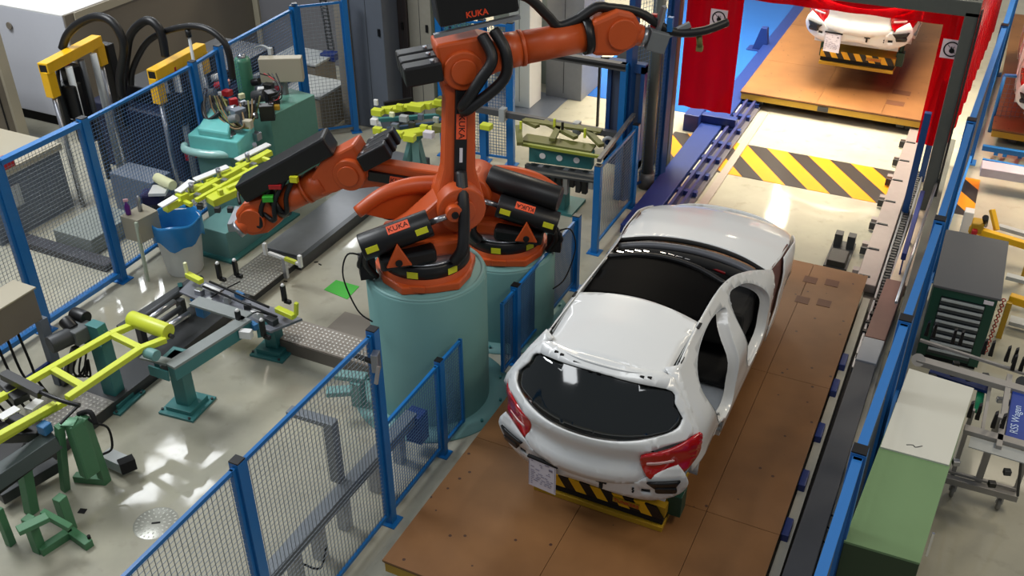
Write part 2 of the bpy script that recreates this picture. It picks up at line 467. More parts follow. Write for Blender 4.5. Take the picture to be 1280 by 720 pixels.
fence('near blue mesh fence in the lower left foreground', [(-4.0, 2.05), (-4.0, 3.85), (-4.0, 5.6)], 2.22, [0, 1], post=.085, step=.047, wire=WIREG, r=.0020)
fence('low blue fence section in front of the teal pedestal', [(-4.0, 5.6), (-4.0, 6.63), (-4.0, 7.12)], 1.2, [0, 1], posts=[0, 1, 0], post=.07, step=.04)
fence('low blue fence section between second pedestal and the car', [(-4.0, 7.95), (-4.0, 8.35), (-4.0, 10.1)], 1.06, [0, 1], posts=[0, 1, 1], post=.09, step=.03, r=.003)
fence('left blue mesh gate before the dark cabinets', [(-9.42, 4.9), (-9.42, 6.48), (-9.42, 7.76)], 2.27, [0, 1], post=.10, step=.05, wire=WIREG, posts=[0, 1, 1], fr=.06, frw=.09)
fence('long blue mesh fence behind the teal bench', [(-9.46, 7.8), (-9.56, 9.85), (-9.66, 10.5), (-9.8, 12.45)], 2.25, [0, 1, 2], post=.09, step=.048, posts=[0, 1, 1, 1], frw=.05)
fence('blue mesh fence in front of the grey column, upper left', [(-9.8, 12.5), (-9.25, 13.05)], 2.27, [0], post=.085, step=.06, wire=WIREG, gap=.06)
# right fence
RF = [(-.145, 4.2), (-.11, 5.82), (-.04, 7.65), (.03, 9.59), (.10, 12.3), (.24, 16.2), (.36, 20.5)]
fence('tall blue fence along the right of the platform line, seen edge on', RF, 2.22, range(6), post=.11, step=.06, fr=.06, frw=.07, wire=WIREG, blue=mat('right_fence_blue', (28, 104, 176), .55, var=.05))
fence('blue posts and fence left of the striped floor marking', [(-4.1, 11.05), (-4.1, 12.5), (-3.97, 13.52)], 1.3, [0], post=.09, posts=[1, 1, 0], step=.05, wire=WIREG)
fence('tall dark blue fence posts beside the red curtain', [(-4.32, 12.75), (-4.0, 13.5)], 3.4, [0], post=.11, step=.06, blue=mat('post_navy', (24, 66, 120), .35))
# ================================================================ car body
CX = -2.26
def interp(tab, x):
    if x <= tab[0][0]: return tab[0][1]
    for (a, fa), (b, fb) in zip(tab, tab[1:]):
        if x <= b:
            t = (x-a)/(b-a); return fa+(fb-fa)*t
    return tab[-1][1]
def smooth(tab, x, w=.06):
    return sum(interp(tab, x+w*k/4)*(5-abs(k)) for k in range(-4, 5))/25
FT = [(.5, .84), (.7, .885), (.95, .91), (1.15, .90), (1.25, .915), (1.4, .895), (1.5, .845), (1.6, .775), (1.7, .712), (1.8, .650), (1.9, .60), (1.95, .57), (2.1, .5)]
def side_x(y, z):
    h = smooth(FT, z, .12)
    if y < 6.75: h -= .085*((6.75-y)/.45)**2
    if y > 9.85: h -= .12*((y-9.85)/.5)**2
    return h
GT = [(.7, 6.06), (.85, 6.02), (.98, 5.99), (1.06, 5.965), (1.13, 5.955), (1.2, 6.01), (1.3, 6.0), (1.4, 5.95), (1.47, 5.955), (1.55, 6.02), (1.7, 6.17), (1.82, 6.30), (1.90, 6.42), (2.0, 6.6)]
def rear_y(x, z):
    y = smooth(GT, z, .065)
    a = abs(x)
    # number plate dish fades out towards the lamps
    if 1.1 < z < 1.45 and a > .42:
        y -= .04*min(1, (a-.42)/.2)*math.sin(PI*(z-1.1)/.35)
    return y+.42*(a/.88)**2.3
def low_y(x, z): return rear_y(x*.76, z)+.012
def roof_z(x, y):
    return interp([(6.3, 1.88), (6.55, 1.925), (6.9, 1.965), (7.3, 1.985), (7.8, 1.985), (8.2, 1.955), (8.5, 1.885), (9.25, 1.53)], y) - .055*(abs(x)/.55)**2
def hood_z(x, y):
    return interp([(9.1, 1.575), (9.6, 1.545), (10.0, 1.49), (10.3, 1.42), (10.5, 1.34), (10.62, 1.25)], y) - .085*(abs(x)/.85)**2.4
def clean(poly, eps=.004):
    out = []
    for p in poly:
        if not out or (V(p)-V(out[-1])).length > eps: out.append(p)
    if (V(out[0])-V(out[-1])).length < eps: out.pop()
    return out
def sheet(name, outline, holes, fn, material, parent, step=.07, thick=.012, off=-1, label=None):
    bm = bmesh.new(); edges = []
    for loop in [outline]+list(holes):
        loop = clean([V((p[0], p[1], 0)) for p in loop])
        vs = [bm.verts.new(p) for p in loop]
        for i in range(len(vs)): edges.append(bm.edges.new((vs[i], vs[(i+1) % len(vs)])))
    bmesh.ops.triangle_fill(bm, use_beauty=True, use_dissolve=False, edges=edges, normal=(0, 0, 1))
    xs = [v.co.x for v in bm.verts]; ys = [v.co.y for v in bm.verts]
    for ax, lo, hi in ((0, min(xs), max(xs)), (1, min(ys), max(ys))):
        lo += .0137
        k = lo+step
        while k < hi-1e-3:
            n = V((1, 0, 0)) if ax == 0 else V((0, 1, 0))
            c = n*k
            bmesh.ops.bisect_plane(bm, geom=bm.verts[:]+bm.edges[:]+bm.faces[:], plane_co=c, plane_no=n, dist=1e-5)
            k += step
    bmesh.ops.remove_doubles(bm, verts=bm.verts, dist=.006)
    bmesh.ops.dissolve_degenerate(bm, edges=bm.edges[:], dist=1e-4)
    for v in bm.verts: v.co = V(fn(v.co.x, v.co.y))
    for f in bm.faces: f.smooth = True
    mb = MB(); mb.bm.free(); mb.bm = bm
    bmesh.ops.recalc_face_normals(bm, faces=bm.faces)
    me = bpy.data.meshes.new(name); bm.to_mesh(me); bm.free()
    o = bpy.data.objects.new(name, me); COL.objects.link(o); me.materials.append(material)
    if parent is not None:
        o.parent = parent
        r = parent
        while r.parent: r = r.parent
        if parent.type == 'EMPTY': o.matrix_parent_inverse = Matrix.Translation(-V(r.location))
    s = o.modifiers.new('solid', 'SOLIDIFY'); s.thickness = thick; s.offset = off
    if label: o['label'] = label
    return o
def ring(pts, k=5): return [(p.x, p.y) for p in cr([V((a, b, 0)) for a, b in pts], k, True)]
def sp(pts, k=5): return [(p.x, p.y) for p in cr([V((a, b, 0)) for a, b in pts], k)]
def rrect(cx, cy, w, h, r=.01, n=3):
    o = []
    for sx, sy, a0 in ((1, 1, 0), (-1, 1, PI/2), (-1, -1, PI), (1, -1, 1.5*PI)):
        for i in range(n+1):
            a = a0+PI/2*i/n; o.append((cx+sx*(w/2-r)+math.cos(a)*r, cy+sy*(h/2-r)+math.sin(a)*r))
    return o
car = thing('car_body', 'white unfinished hatchback body without doors on the near brown platform', 'car', (CX, 8.2, .3), 'white car bodies')
W = lambda x, y, z: V((CX+x, y, z))
# side panels
aper_r = ring([(7.84, 1.77), (7.5, 1.845), (7.12, 1.82), (6.88, 1.73), (6.78, 1.58), (6.84, 1.38), (6.98, 1.18), (7.12, 1.02), (7.35, .90), (7.56, .90), (7.62, 1.15), (7.66, 1.5), (7.74, 1.66)], 4)
aper_f = ring([(8.02, 1.795), (8.25, 1.765), (8.5, 1.675), (8.72, 1.52), (8.84, 1.34), (8.86, 1.1), (8.8, .93), (8.6, .87), (8.3, .87), (8.12, .99), (7.98, 1.28), (7.93, 1.58)], 4)
arch_r = [(7.06+.32*math.cos(a), .72+.32*math.sin(a)) for a in [PI*i/14 for i in range(15)]]
rear_edge = [(rear_y(side_x(6.6, z)-.0, z), z) for z in (.98, 1.1, 1.2, 1.3, 1.4, 1.5, 1.6, 1.7, 1.8, 1.88)]
top = sp([(6.66, 1.90), (7.0, 1.93), (7.5, 1.94), (7.9, 1.925), (8.25, 1.865), (8.6, 1.745), (8.9, 1.615), (9.14, 1.50)], 4)
out_s = [(6.36, .92), (6.63, .90), (6.70, .74)]+arch_r[::-1][1:-1]+[(7.39, .72), (7.42, .64), (8.95, .64), (9.08, .75), (9.02, 1.0), (9.02, 1.3), (9.14, 1.44)]+top[::-1]+rear_edge[::-1]
for s in (1, -1):
    fn = (lambda y, z, s=s: W(s*side_x(y, z), y, z))
    bs = sheet('body_side', out_s, [aper_r, aper_f], fn, WHITEP, car, .06, .012, 1, label='white body side with two door openings')
    for nm, loop in (('door_jamb', aper_r), ('door_jamb', aper_f)):
        b = MB(); R_ = []
        cy_ = sum(p[0] for p in loop)/len(loop); cz_ = sum(p[1] for p in loop)/len(loop)
        for (y, z) in loop:
            ring_ = []
            for k, (dx, sh) in enumerate(((-.004, 0), (.008, .006), (.045, .014), (.05, .030), (.085, .034), (.088, .05))):
                L_ = math.hypot(y-cy_, z-cz_); yy = y-(y-cy_)/L_*sh; zz = z-(z-cz_)/L_*sh
                p = fn(yy, zz); c = fn(y, z); ring_.append(b.bm.verts.new((c.x-s*dx, yy+0*p.y, zz)))
            R_.append(ring_)
        n = len(R_)
        for i in range(n):
            A, B = R_[i], R_[(i+1) % n]
            for k in range(5): b._f([A[k], B[k], B[k+1], A[k+1]], True)
        obj(nm, b, WHITEP, bs)
    b = MB(); b.path([W(s*(side_x(y, .70)-.03), y, .84) for y in (7.4, 7.9, 8.4, 8.9)], .05, 8, 4); obj('sill_box', b, WHITEP, bs)
# fenders
def fend_x(y, z):
    h = side_x(y, z)+.02
    return h
arch_f = [(9.78+.37*math.cos(a), .74+.37*math.sin(a)) for a in [PI*i/14 for i in range(15)]]
out_f = [(9.05, .66), (9.38, .70)]+arch_f[::-1][1:-1]+[(10.2, .74), (10.38, .9), (10.42, 1.05), (10.38, 1.22), (10.28, 1.32), (9.9, 1.42), (9.52, 1.455), (9.44, 1.38), (9.36, 1.2), (9.24, 1.0), (9.05, .86)]
for s in (1, -1):
    sheet('front_fender', out_f, [], lambda y, z, s=s: W(s*fend_x(y, z), y, z), WHITEP, car, .06, .012)
for s in (1, -1):
    sheet('apron_side', [(9.03, .74), (9.4, .74), (9.8, 1.12), (9.84, 1.44), (9.5, 1.465), (9.2, 1.49), (9.05, 1.42)], [], lambda y, z, s=s: W(s*(side_x(y, z)-.03), y, z), mat('apron_brown_reflection', (104, 66, 58), .5), car, .08, .01)  # brown reflection put into the apron colour
# inner wheel housings
for s in (1, -1):
    for cy in (7.02, 9.78):
        b = MB()
        n = 12; A = []; B = []
        for i in range(n+1):
            a = PI*i/n
            A.append(b.bm.verts.new(W(s*.86, cy+.36*math.cos(a), .74+.36*math.sin(a)))); B.append(b.bm.verts.new(W(s*.56, cy+.34*math.cos(a), .74+.36*math.sin(a))))
        for i in range(n): b._f([A[i], A[i+1], B[i+1], B[i]], True)
        obj('wheel_housing', b, CARIN, car, solid=.01)
# roof and ditch strips
roof_o = sp([(-.55, 6.62), (-.53, 6.52), (-.3, 6.44), (0, 6.41), (.3, 6.44), (.53, 6.52), (.55, 6.62)], 5)+[(.565, 7.1)]+sp([(.57, 7.27), (.3, 7.31), (0, 7.33), (-.3, 7.31), (-.57, 7.27)], 5)+[(-.565, 7.1)]
sheet('roof_panel', roof_o, [], lambda x, y: W(x, y, roof_z(x, y)+.004), WHITEP, car, .08, .012)
for s in (1, -1):
    b = MB(); b.path([W(s*.568, y, roof_z(.55, y)-.002) for y in (6.65, 6.9, 7.1, 7.3)], .006, 6, 4); obj('roof_seam', b, GREYL, car)
    b = MB()
    for y in (6.72, 7.22): b.box(W(s*.59, y, roof_z(.56, y)+.006), (.03, .09, .012), 0)
    obj('roof_clip', b, BLACKM, car)
# dark panorama glass opening: frame rails across and tinted panel
pan_o = sp([(-.56, 7.29), (0, 7.36), (.56, 7.29)], 6)+[(.565, 7.7)]+sp([(.585, 8.05), (0, 8.17), (-.585, 8.05)], 6)+[(-.565, 7.7)]
sheet('panorama_glass', pan_o, [], lambda x, y: W(x, y, roof_z(x, y)-.03), mat('panorama_black', (3, 3, 4), .5, var=0, spec=.03), car, .1, .008)
b = MB(); b.path([W(x, 8.20-.12*(abs(x)/.6)**2, roof_z(x, 8.1)-.03) for x in (-.60, -.3, 0, .3, .60)], .028, 6, 4); obj('header_rail', b, BLACK, car)
# cowl, dashboard, firewall
b = MB(); P = []
cowl = sp([(-.80, 9.08), (-.5, 9.2), (0, 9.26), (.5, 9.2), (.80, 9.08)], 5)
for dy, z, mt in ((-.02, 1.50, 0), (-.10, 1.47, 0)): pass
b.path([W(x, y-.02, 1.545-.05*(abs(x)/.8)**2) for x, y in cowl], .022, 6, 1); obj('hood_edge_seal', b, BLACKM, car)
b = MB(); b.path([W(x, y-.10, 1.50-.05*(abs(x)/.8)**2) for x, y in cowl], .045, 8, 1); obj('cowl_panel', b, mat('cowl_grey', (96, 98, 104), .4, metal=.3), car)
b = MB(); b.path([W(x, y-.21, 1.45-.04*(abs(x)/.8)**2) for x, y in cowl], .06, 8, 1); obj('cowl_trough', b, BLACKM, car)
b = MB()
for i in range(9):
    x = -.60+.10*i
    if i != 4: obj('header_clip', MB().box(W(x*.82, 8.235-.12*(abs(x)/.7)**2+random.uniform(-.006, .006), roof_z(x*.8, 8.1)-.008), (random.uniform(.05, .08), .014, .012), -.1*x), CHROME, car)
b = MB(); b.b2(W(-.76, 8.35, .95), W(.76, 8.95, 1.37)); obj('dashboard', b, BLACKM, car, bev=.05)
b = MB(); b.path([W(-.02, 9.02, 1.46), W(.2, 9.0, 1.45), W(.4, 8.96, 1.44)], .018, 6, 4); obj('red_cable_bundle', b, mat('red_harness', (120, 10, 18), .3), car)
b = MB(); b.b2(W(-.78, 8.95, .7), W(.78, 9.02, 1.42)); obj('firewall', b, BLACKM, car)
# steering column and cables inside
st = MB(); st.lathe(W(.50, 8.50, 1.32), [(.09, 0), (.11, .012), (.09, .024), (.07, .012), (.09, 0)], 20, V((0, -.8, .6))); obj('steering_ring', st, CARIN, car)
# floor pan
fp = [(-.8, 6.35), (.8, 6.35), (.8, 9.0), (-.8, 9.0)]
sheet('floor_pan', fp, [], lambda x, y: W(x, y, .72+(.16 if y < 7.25 else 0)+.12*math.exp(-(x/.16)**2)), CARIN, car, .09, .01)
b = MB(); b.b2(W(-.78, 7.95, .74), W(.78, 8.9, .80)); obj('front_carpet', b, BLACKM, car, bev=.02)
b = MB(); b.b2(W(-.76, 7.0, .90), W(.76, 7.06, 1.25)); obj('seat_panel', b, CARIN, car)
b = MB(); b.path([W(.62, 6.9, 1.75), W(.62, 7.2, 1.35), W(.66, 7.35, 1.0), W(.6, 7.4, .82)], .014, 6, 5); b.path([W(.2, 7.2, .96), W(.45, 7.3, .9), W(.7, 7.38, .88)], .018, 6, 5)
b.path([W(.35, 7.15, .98), W(.5, 7.2, 1.05), W(.65, 7.3, .95)], .014, 6, 5)
obj('wiring_harness', b, BLACKM, car)
b = MB()
for s in (1, -1):
    for x, y in ((.45, 6.6), (.5, 6.85)): b.tube(W(s*x, y, .89), W(s*x, y, .90), .02, 8)
obj('floor_plug', b, BLACKM, car)
# hinges between fender and pillar
for s in (1, -1):
    for z in (.82, .98, 1.2, 1.34):
        b = MB(); b.box(W(s*.86, 9.10, z), (.07, .06, .035), .3*s); b.tube(W(s*.88, 9.06, z-.03), W(s*.88, 9.06, z+.05), .014, 8); obj('door_hinge', b, WHITE, car)
    for y, z in ((8.2, .98), (8.25, .86)): obj('door_striker', MB().box(W(s*.885, y, z), (.03, .05, .04)), WHITE, car)
for s in (1, -1):
    b = MB(); b.b2(W(s*.80, 9.04, .66), W(s*.70, 9.4, 1.4)); obj('apron_panel', b, mat('apron_brown_reflection', (92, 60, 56), .5), car)  # same painted brown reflection on the inner apron
# hood
hood_o = sp([(-.82, 9.07), (-.5, 9.21), (0, 9.27), (.5, 9.21), (.82, 9.07)], 5)+[(.86, 9.5), (.86, 9.9)]+sp([(.81, 10.22), (.62, 10.42), (.3, 10.54), (0, 10.57), (-.3, 10.54), (-.62, 10.42), (-.81, 10.22)], 4)+[(-.86, 9.9), (-.86, 9.5)]
def hood_fn(x, y):
    zc = hood_z(x, y)-.04*max(0, (y-10.0)/.5)*(abs(x)/.8)**2
    return W(x, y, zc)
sheet('hood', hood_o, [], hood_fn, WHITEP, car, .07, .012)
# front face and headlamp openings
def front_fn(x, z):
    y = 10.60-.30*(abs(x)/.8)**2.6-.10*max(0, (z-1.1))
    return W(x, y, z)
ft = sp([(-.80, 1.22), (-.6, 1.30), (-.3, 1.325), (0, 1.33), (.3, 1.325), (.6, 1.30), (.80, 1.22)], 4)
hl = lambda s: [(s*a, b) for a, b in sp([(.42, 1.2), (.6, 1.27), (.76, 1.2), (.78, 1.08), (.6, 1.02), (.45, 1.08), (.42, 1.2)], 4)][:-1]
sheet('front_panel', [(-.80, .85), (-.5, .7), (.5, .7), (.80, .85)]+ft[::-1], [hl(1), hl(-1), rrect(0, .95, .7, .25, .04)], front_fn, WHITEP, car, .08, .012)
# tailgate with rear window
def tg_fn(x, z): return W(x, rear_y(x, z)-.012, z)
win_h = sp([(-.66, 1.70), (-.56, 1.795), (0, 1.84), (.56, 1.795), (.66, 1.70)], 5)+sp([(.745, 1.60), (.70, 1.525), (.4, 1.475), (0, 1.455), (-.4, 1.475), (-.70, 1.525), (-.745, 1.60)], 4)
tg_o = sp([(-.50, 1.885), (0, 1.91), (.50, 1.885)], 6)+[(.60, 1.85), (.68, 1.76), (.765, 1.65), (.83, 1.53), (.845, 1.48)]+sp([(.80, 1.44), (.66, 1.42), (.53, 1.365), (.50, 1.27), (.54, 1.15), (.56, 1.08)], 4)+sp([(.50, 1.02), (.3, .995), (0, .985), (-.3, .995), (-.50, 1.02)], 4)+sp([(-.56, 1.08), (-.54, 1.15), (-.50, 1.27), (-.53, 1.365), (-.66, 1.42), (-.80, 1.44)], 4)+[(-.845, 1.48), (-.83, 1.53), (-.765, 1.65), (-.68, 1.76), (-.60, 1.85)]
tail = sheet('tailgate', tg_o, [win_h], tg_fn, WHITEP, car, .05, .02)
sheet('rear_window', [(a*1.015, 1.65+(b-1.65)*1.03) for a, b in win_h], [], lambda x, z: W(x, rear_y(x, z)+.018, z), GLASS, car, .06, .006)
for x, z, w_, h_ in ((-.42, 1.855, .035, .045), (-.36, 1.857, .035, .045), (.36, 1.857, .035, .045), (.42, 1.855, .035, .045), (-.2, 1.86, .08, .025), (-.08, 1.845, .035, .014), (0, 1.845, .035, .014), (.24, 1.845, .035, .014), (.24, 1.87, .035, .014)):
    obj('mounting_hole', MB().box(W(x, rear_y(x, z)-.024, z), (w_, .02, h_)), BLACKM, tail)
for x in (-.17, .13): obj('bolt_hole', MB().tube(W(x, rear_y(x, 1.28)-.022, 1.28), W(x, rear_y(x, 1.28)+.0, 1.28), .011, 8), BLACKM, tail)
b = MB(); b.path([W(x, rear_y(x, 1.885)-.035, 1.895-.02*(abs(x)/.5)**2) for x in (-.5, -.25, 0, .25, .5)], .012, 6, 5); obj('spoiler_lip', b, WHITEP, tail)
# C pillar infill rear corners
for s in (1, -1):
    o = [(s*a, z) for a, z in [(.50, 1.90), (.60, 1.91), (.70, 1.78), (.80, 1.62), (.87, 1.5), (.905, 1.40), (.84, 1.41), (.80, 1.53), (.745, 1.63), (.66, 1.74), (.58, 1.84)]]
    sheet('corner_pillar', o, [], lambda x, z: W(x, rear_y(x, z)+.004, z), WHITEP, car, .05, .02)
# tail lamps
for s in (1, -1):
    lo = ring([(.50, 1.33), (.57, 1.375), (.70, 1.40), (.80, 1.44), (.872, 1.475), (.90, 1.42), (.89, 1.27), (.84, 1.14), (.76, 1.075), (.66, 1.06), (.58, 1.10), (.515, 1.21)], 4)
    def lfn(x, z, s=s):
        a = abs(x)
        return W(s*min(a, .905), rear_y(min(a, .88), z)-.035+max(0, a-.86)*1.6, z)
    l = sheet('tail_lamp', [(s*a, z) for a, z in lo], [], lfn, LAMPR, car, .04, .03, label='red tail lamp, %s side' % ('right' if s == 1 else 'left'))
    sheet('lamp_strip', [(s*a, z) for a, z in rrect(.66, 1.265, .20, .032, .012)], [], lambda x, z: W(x, rear_y(abs(x), z)-.078, z), LAMPW, l, .05, .006)
    # black vent below the lamp
    sheet('lamp_skirt', [(s*a, z) for a, z in ((.58, 1.06), (.84, 1.09), (.80, 1.0), (.64, .985))], [], lambda x, z: W(x, low_y(abs(x), z)-.03, z), BLACK, car, .05, .02)
    sheet('air_vent', [(s*a, z) for a, z in rrect(.73, .965, .17, .075, .025)], [], lambda x, z: W(x, low_y(abs(x), z)-.035, z), BLACK, car, .04, .03)
# rear body lower panel (bumper carrier)
lw = sp([(-.86, 1.16), (-.89, 1.03), (-.82, .88), (-.64, .79), (-.45, .79), (0, .85), (.45, .79), (.64, .79), (.82, .88), (.89, 1.03), (.86, 1.16)], 4)
lw_o = lw+[(.80, 1.25), (.55, 1.1), (.5, 1.03), (0, .99), (-.5, 1.03), (-.55, 1.1), (-.80, 1.25)]
low = sheet('rear_lower_panel', lw_o, [rrect(-.60, .92, .075, .05, .006), rrect(.56, .92, .075, .05, .006)], lambda x, z: W(x, low_y(x, z), z), WHITEP, car, .05, .012)
for x, z in ((-.74, .98), (-.50, .90), (.46, .94), (.46, .90), (.66, .93), (.72, .95)): obj('bolt_hole', MB().tube(W(x, low_y(x, z)-.02, z), W(x, low_y(x, z)+.01, z), .009, 8), BLACKM, low)
obj('tow_slot', MB().prism([(-.015, -.045), (.015, -.045), (.015, .02), (.05, .02), (.05, .035), (-.045, .035), (-.045, .02), (-.015, .02)], W(.19, low_y(.19, .93)-.02, .93), (1, 0, 0), (0, 0, 1), (0, .02, 0)), BLACKM, low)
obj('plate_slot', MB().box(W(-.36, low_y(.36, .965)-.025, .965), (.30, .03, .02), -.10), BLACKM, low)
for s in (-.60, .56):
    obj('recess_plate', MB().box(W(s, low_y(s, .92)+.03, .92), (.09, .01, .07)), DGREY, low)
# rear wall under the trunk so that nothing is seen through
obj('boot_wall', MB().b2(W(-.7, 6.24, .72), W(.7, 6.27, 1.2)), CARIN, car)
for s in (1, -1):
    obj('sill_flange', MB().b2(W(s*.80, 7.42, .60), W(s*.86, 9.0, .66)), WHITE, car)
# ---------------------------------------------------------------- lift under the car
def make_lift():
    t = thing('lift_table', 'yellow and black striped lift table under the near white car', 'lift', (-2.2, 7.8, .3), 'striped lift tables under the cars')
    x0, x1, y0, y1 = -2.83, -1.57, 6.28, 9.6
    obj('base_frame', MB().b2((x0, y0, .30), (x1, y1, .355)), YELD, t, bev=.004)
    obj('middle_frame', MB().b2((x0+.01, y0+.03, .365), (x1-.01, y1, .425)), BLACKM, t)
    b = MB(); z0, z1 = .435, .56; x = x0; k = 0
    while x < x1-1e-3:
        e = min(x+.105, x1)
        b.m(k % 2); b.prism([(x, z0), (min(e, x1), z0), (max(x0, e-.08), z1), (max(x0, x-.08), z1)], (0, y0+.03, 0), (1, 0, 0), (0, 0, 1), (0, .02, 0))
        x = e; k += 1
    obj('striped_front', b, [YEL, BLACK], t)
    obj('upper_frame', MB().b2((x0, y0+.045, .435), (x1, y1, .555)), YELD, t)
    for x in (-2.62, -1.78):
        for yy in (6.8, 8.9):
            b = MB(); b.beam((x, yy-.3, .45), (x, yy+.3, .66), .05); obj('scissor_arm', b, BLACK, t)
    for x in (-2.8, -1.52):
        for yy in (6.5, 9.2):
            b = MB(); b.box((x, yy, .52), (.13, .16, .24)); b.tube((x, yy, .62), (x, yy, .76), .04)
            obj('support_block', b, TOOLG, t, bev=.006)
    obj('label_strip', MB().b2((-2.05, y0+.008, .475), (-1.80, y0+.0145, .53)), YELD, t)
    text_mesh('TUNKERS', .055, (-1.92, y0+.004, .50), (1, 0, 0), (0, 0, 1), mat('red_letters', (200, 50, 40), .5, var=0), 'red_lettering', t, .001)
    return t
lift = make_lift()
# ---------------------------------------------------------------- paper sheet
def make_sheet():
    p0 = W(-.47, 5.955, .945)
    t = thing('inspection_sheet', 'printed white inspection sheet hanging from the near car tail', 'paper', (p0.x, p0.y, .64), 'inspection sheets hung on car tails')
    b = MB(); b.box((CX-.36, 6.0, .80), (.275, .004, .33), -.10); obj('sheet', b, PAPER, t)
    ax = V((math.cos(-.10), math.sin(-.10), 0)); o = V((CX-.36, 5.994, .80))
    b = MB()
    random.seed(3)
    for r in range(13):
        z = .14-.022*r; x = -.115
        while x < .11:
            w = random.uniform(.012, .05)
            if x+w < .12 and random.random() < .62:
                b.box(o+ax*(x+w/2)+V((0, 0, z)), (w, .002, .006), -.10)
            x += w+random.uniform(.006, .03)
    b.box(o+ax*.085+V((0, 0, .10)), (.035, .002, .022), -.10)
    for x in (-.132, .128): b.box(o+ax*x, (.003, .002, .29), -.10)
    obj('printed_lines', b, mat('print_grey', (128, 122, 140), .7, var=0), t)
    obj('hanging_strip', MB().box(o+V((0, 0, .172)), (.30, .012, .014), -.10), BLACKM, t)
    return t
sheet1 = make_sheet()
D2 = (.30, 11.42, .40)
c2 = dup(car, D2, 'white car body seen from behind on the far platform beyond the grey portal')
l2 = dup(lift, D2, 'striped lift table under the far white car')
for x in (-2.7, -1.7):
    for k in (-1, 1):
        b = MB(); b.beam((x+D2[0], 7.9+D2[1]-.5*k, .31), (x+D2[0], 7.9+D2[1]+.5*k, .69), .06); obj('scissor_arm', b, BLACK, l2)
for o in l2.children:
    pass
dup(sheet1, D2, 'white inspection sheet hanging from the far car tail')
# ================================================================ pedestals and robots
def pedestal(cx, cy, h, r, label, fr=.86):
    t = thing('robot_pedestal', label, 'pedestal', (cx, cy, 0))
    obj('column', MB().lathe((cx, cy, 0), [(r, .0), (r, h-.03), (r-.012, h-.012), (r-.03, h), (0, h)], 64), TEAL, t)
    obj('top_ring', MB().lathe((cx, cy, 0), [(r-.06, h), (r-.05, h+.012), (r-.02, h+.012), (r-.012, h-.004)], 64), TEAL, t)
    obj('floor_flange', MB().lathe((cx, cy, 0), [(fr, 0), (fr, .018), (r-.005, .02)], 64), TEAL, t)
    b = MB()
    for i in range(12):
        a = 2*PI*i/12+.2; b.tube((cx+(fr-.09)*math.cos(a), cy+(fr-.09)*math.sin(a), .018), (cx+(fr-.09)*math.cos(a), cy+(fr-.09)*math.sin(a), .045), .016, 8)
    obj('anchor_bolts', b, TEALD, t, stuff=True)
    return t
PED1 = (-4.6, 7.48, 1.6); PED2 = (-4.53, 9.15, 1.0)
pedestal(*PED1, .62, 'large teal cylindrical pedestal carrying the front robot')
pedestal(*PED2, .60, 'lower teal pedestal behind the front one, carrying the rear robot', .8)
YLAB = mat('yellow_label', (214, 214, 40), .5, var=0)
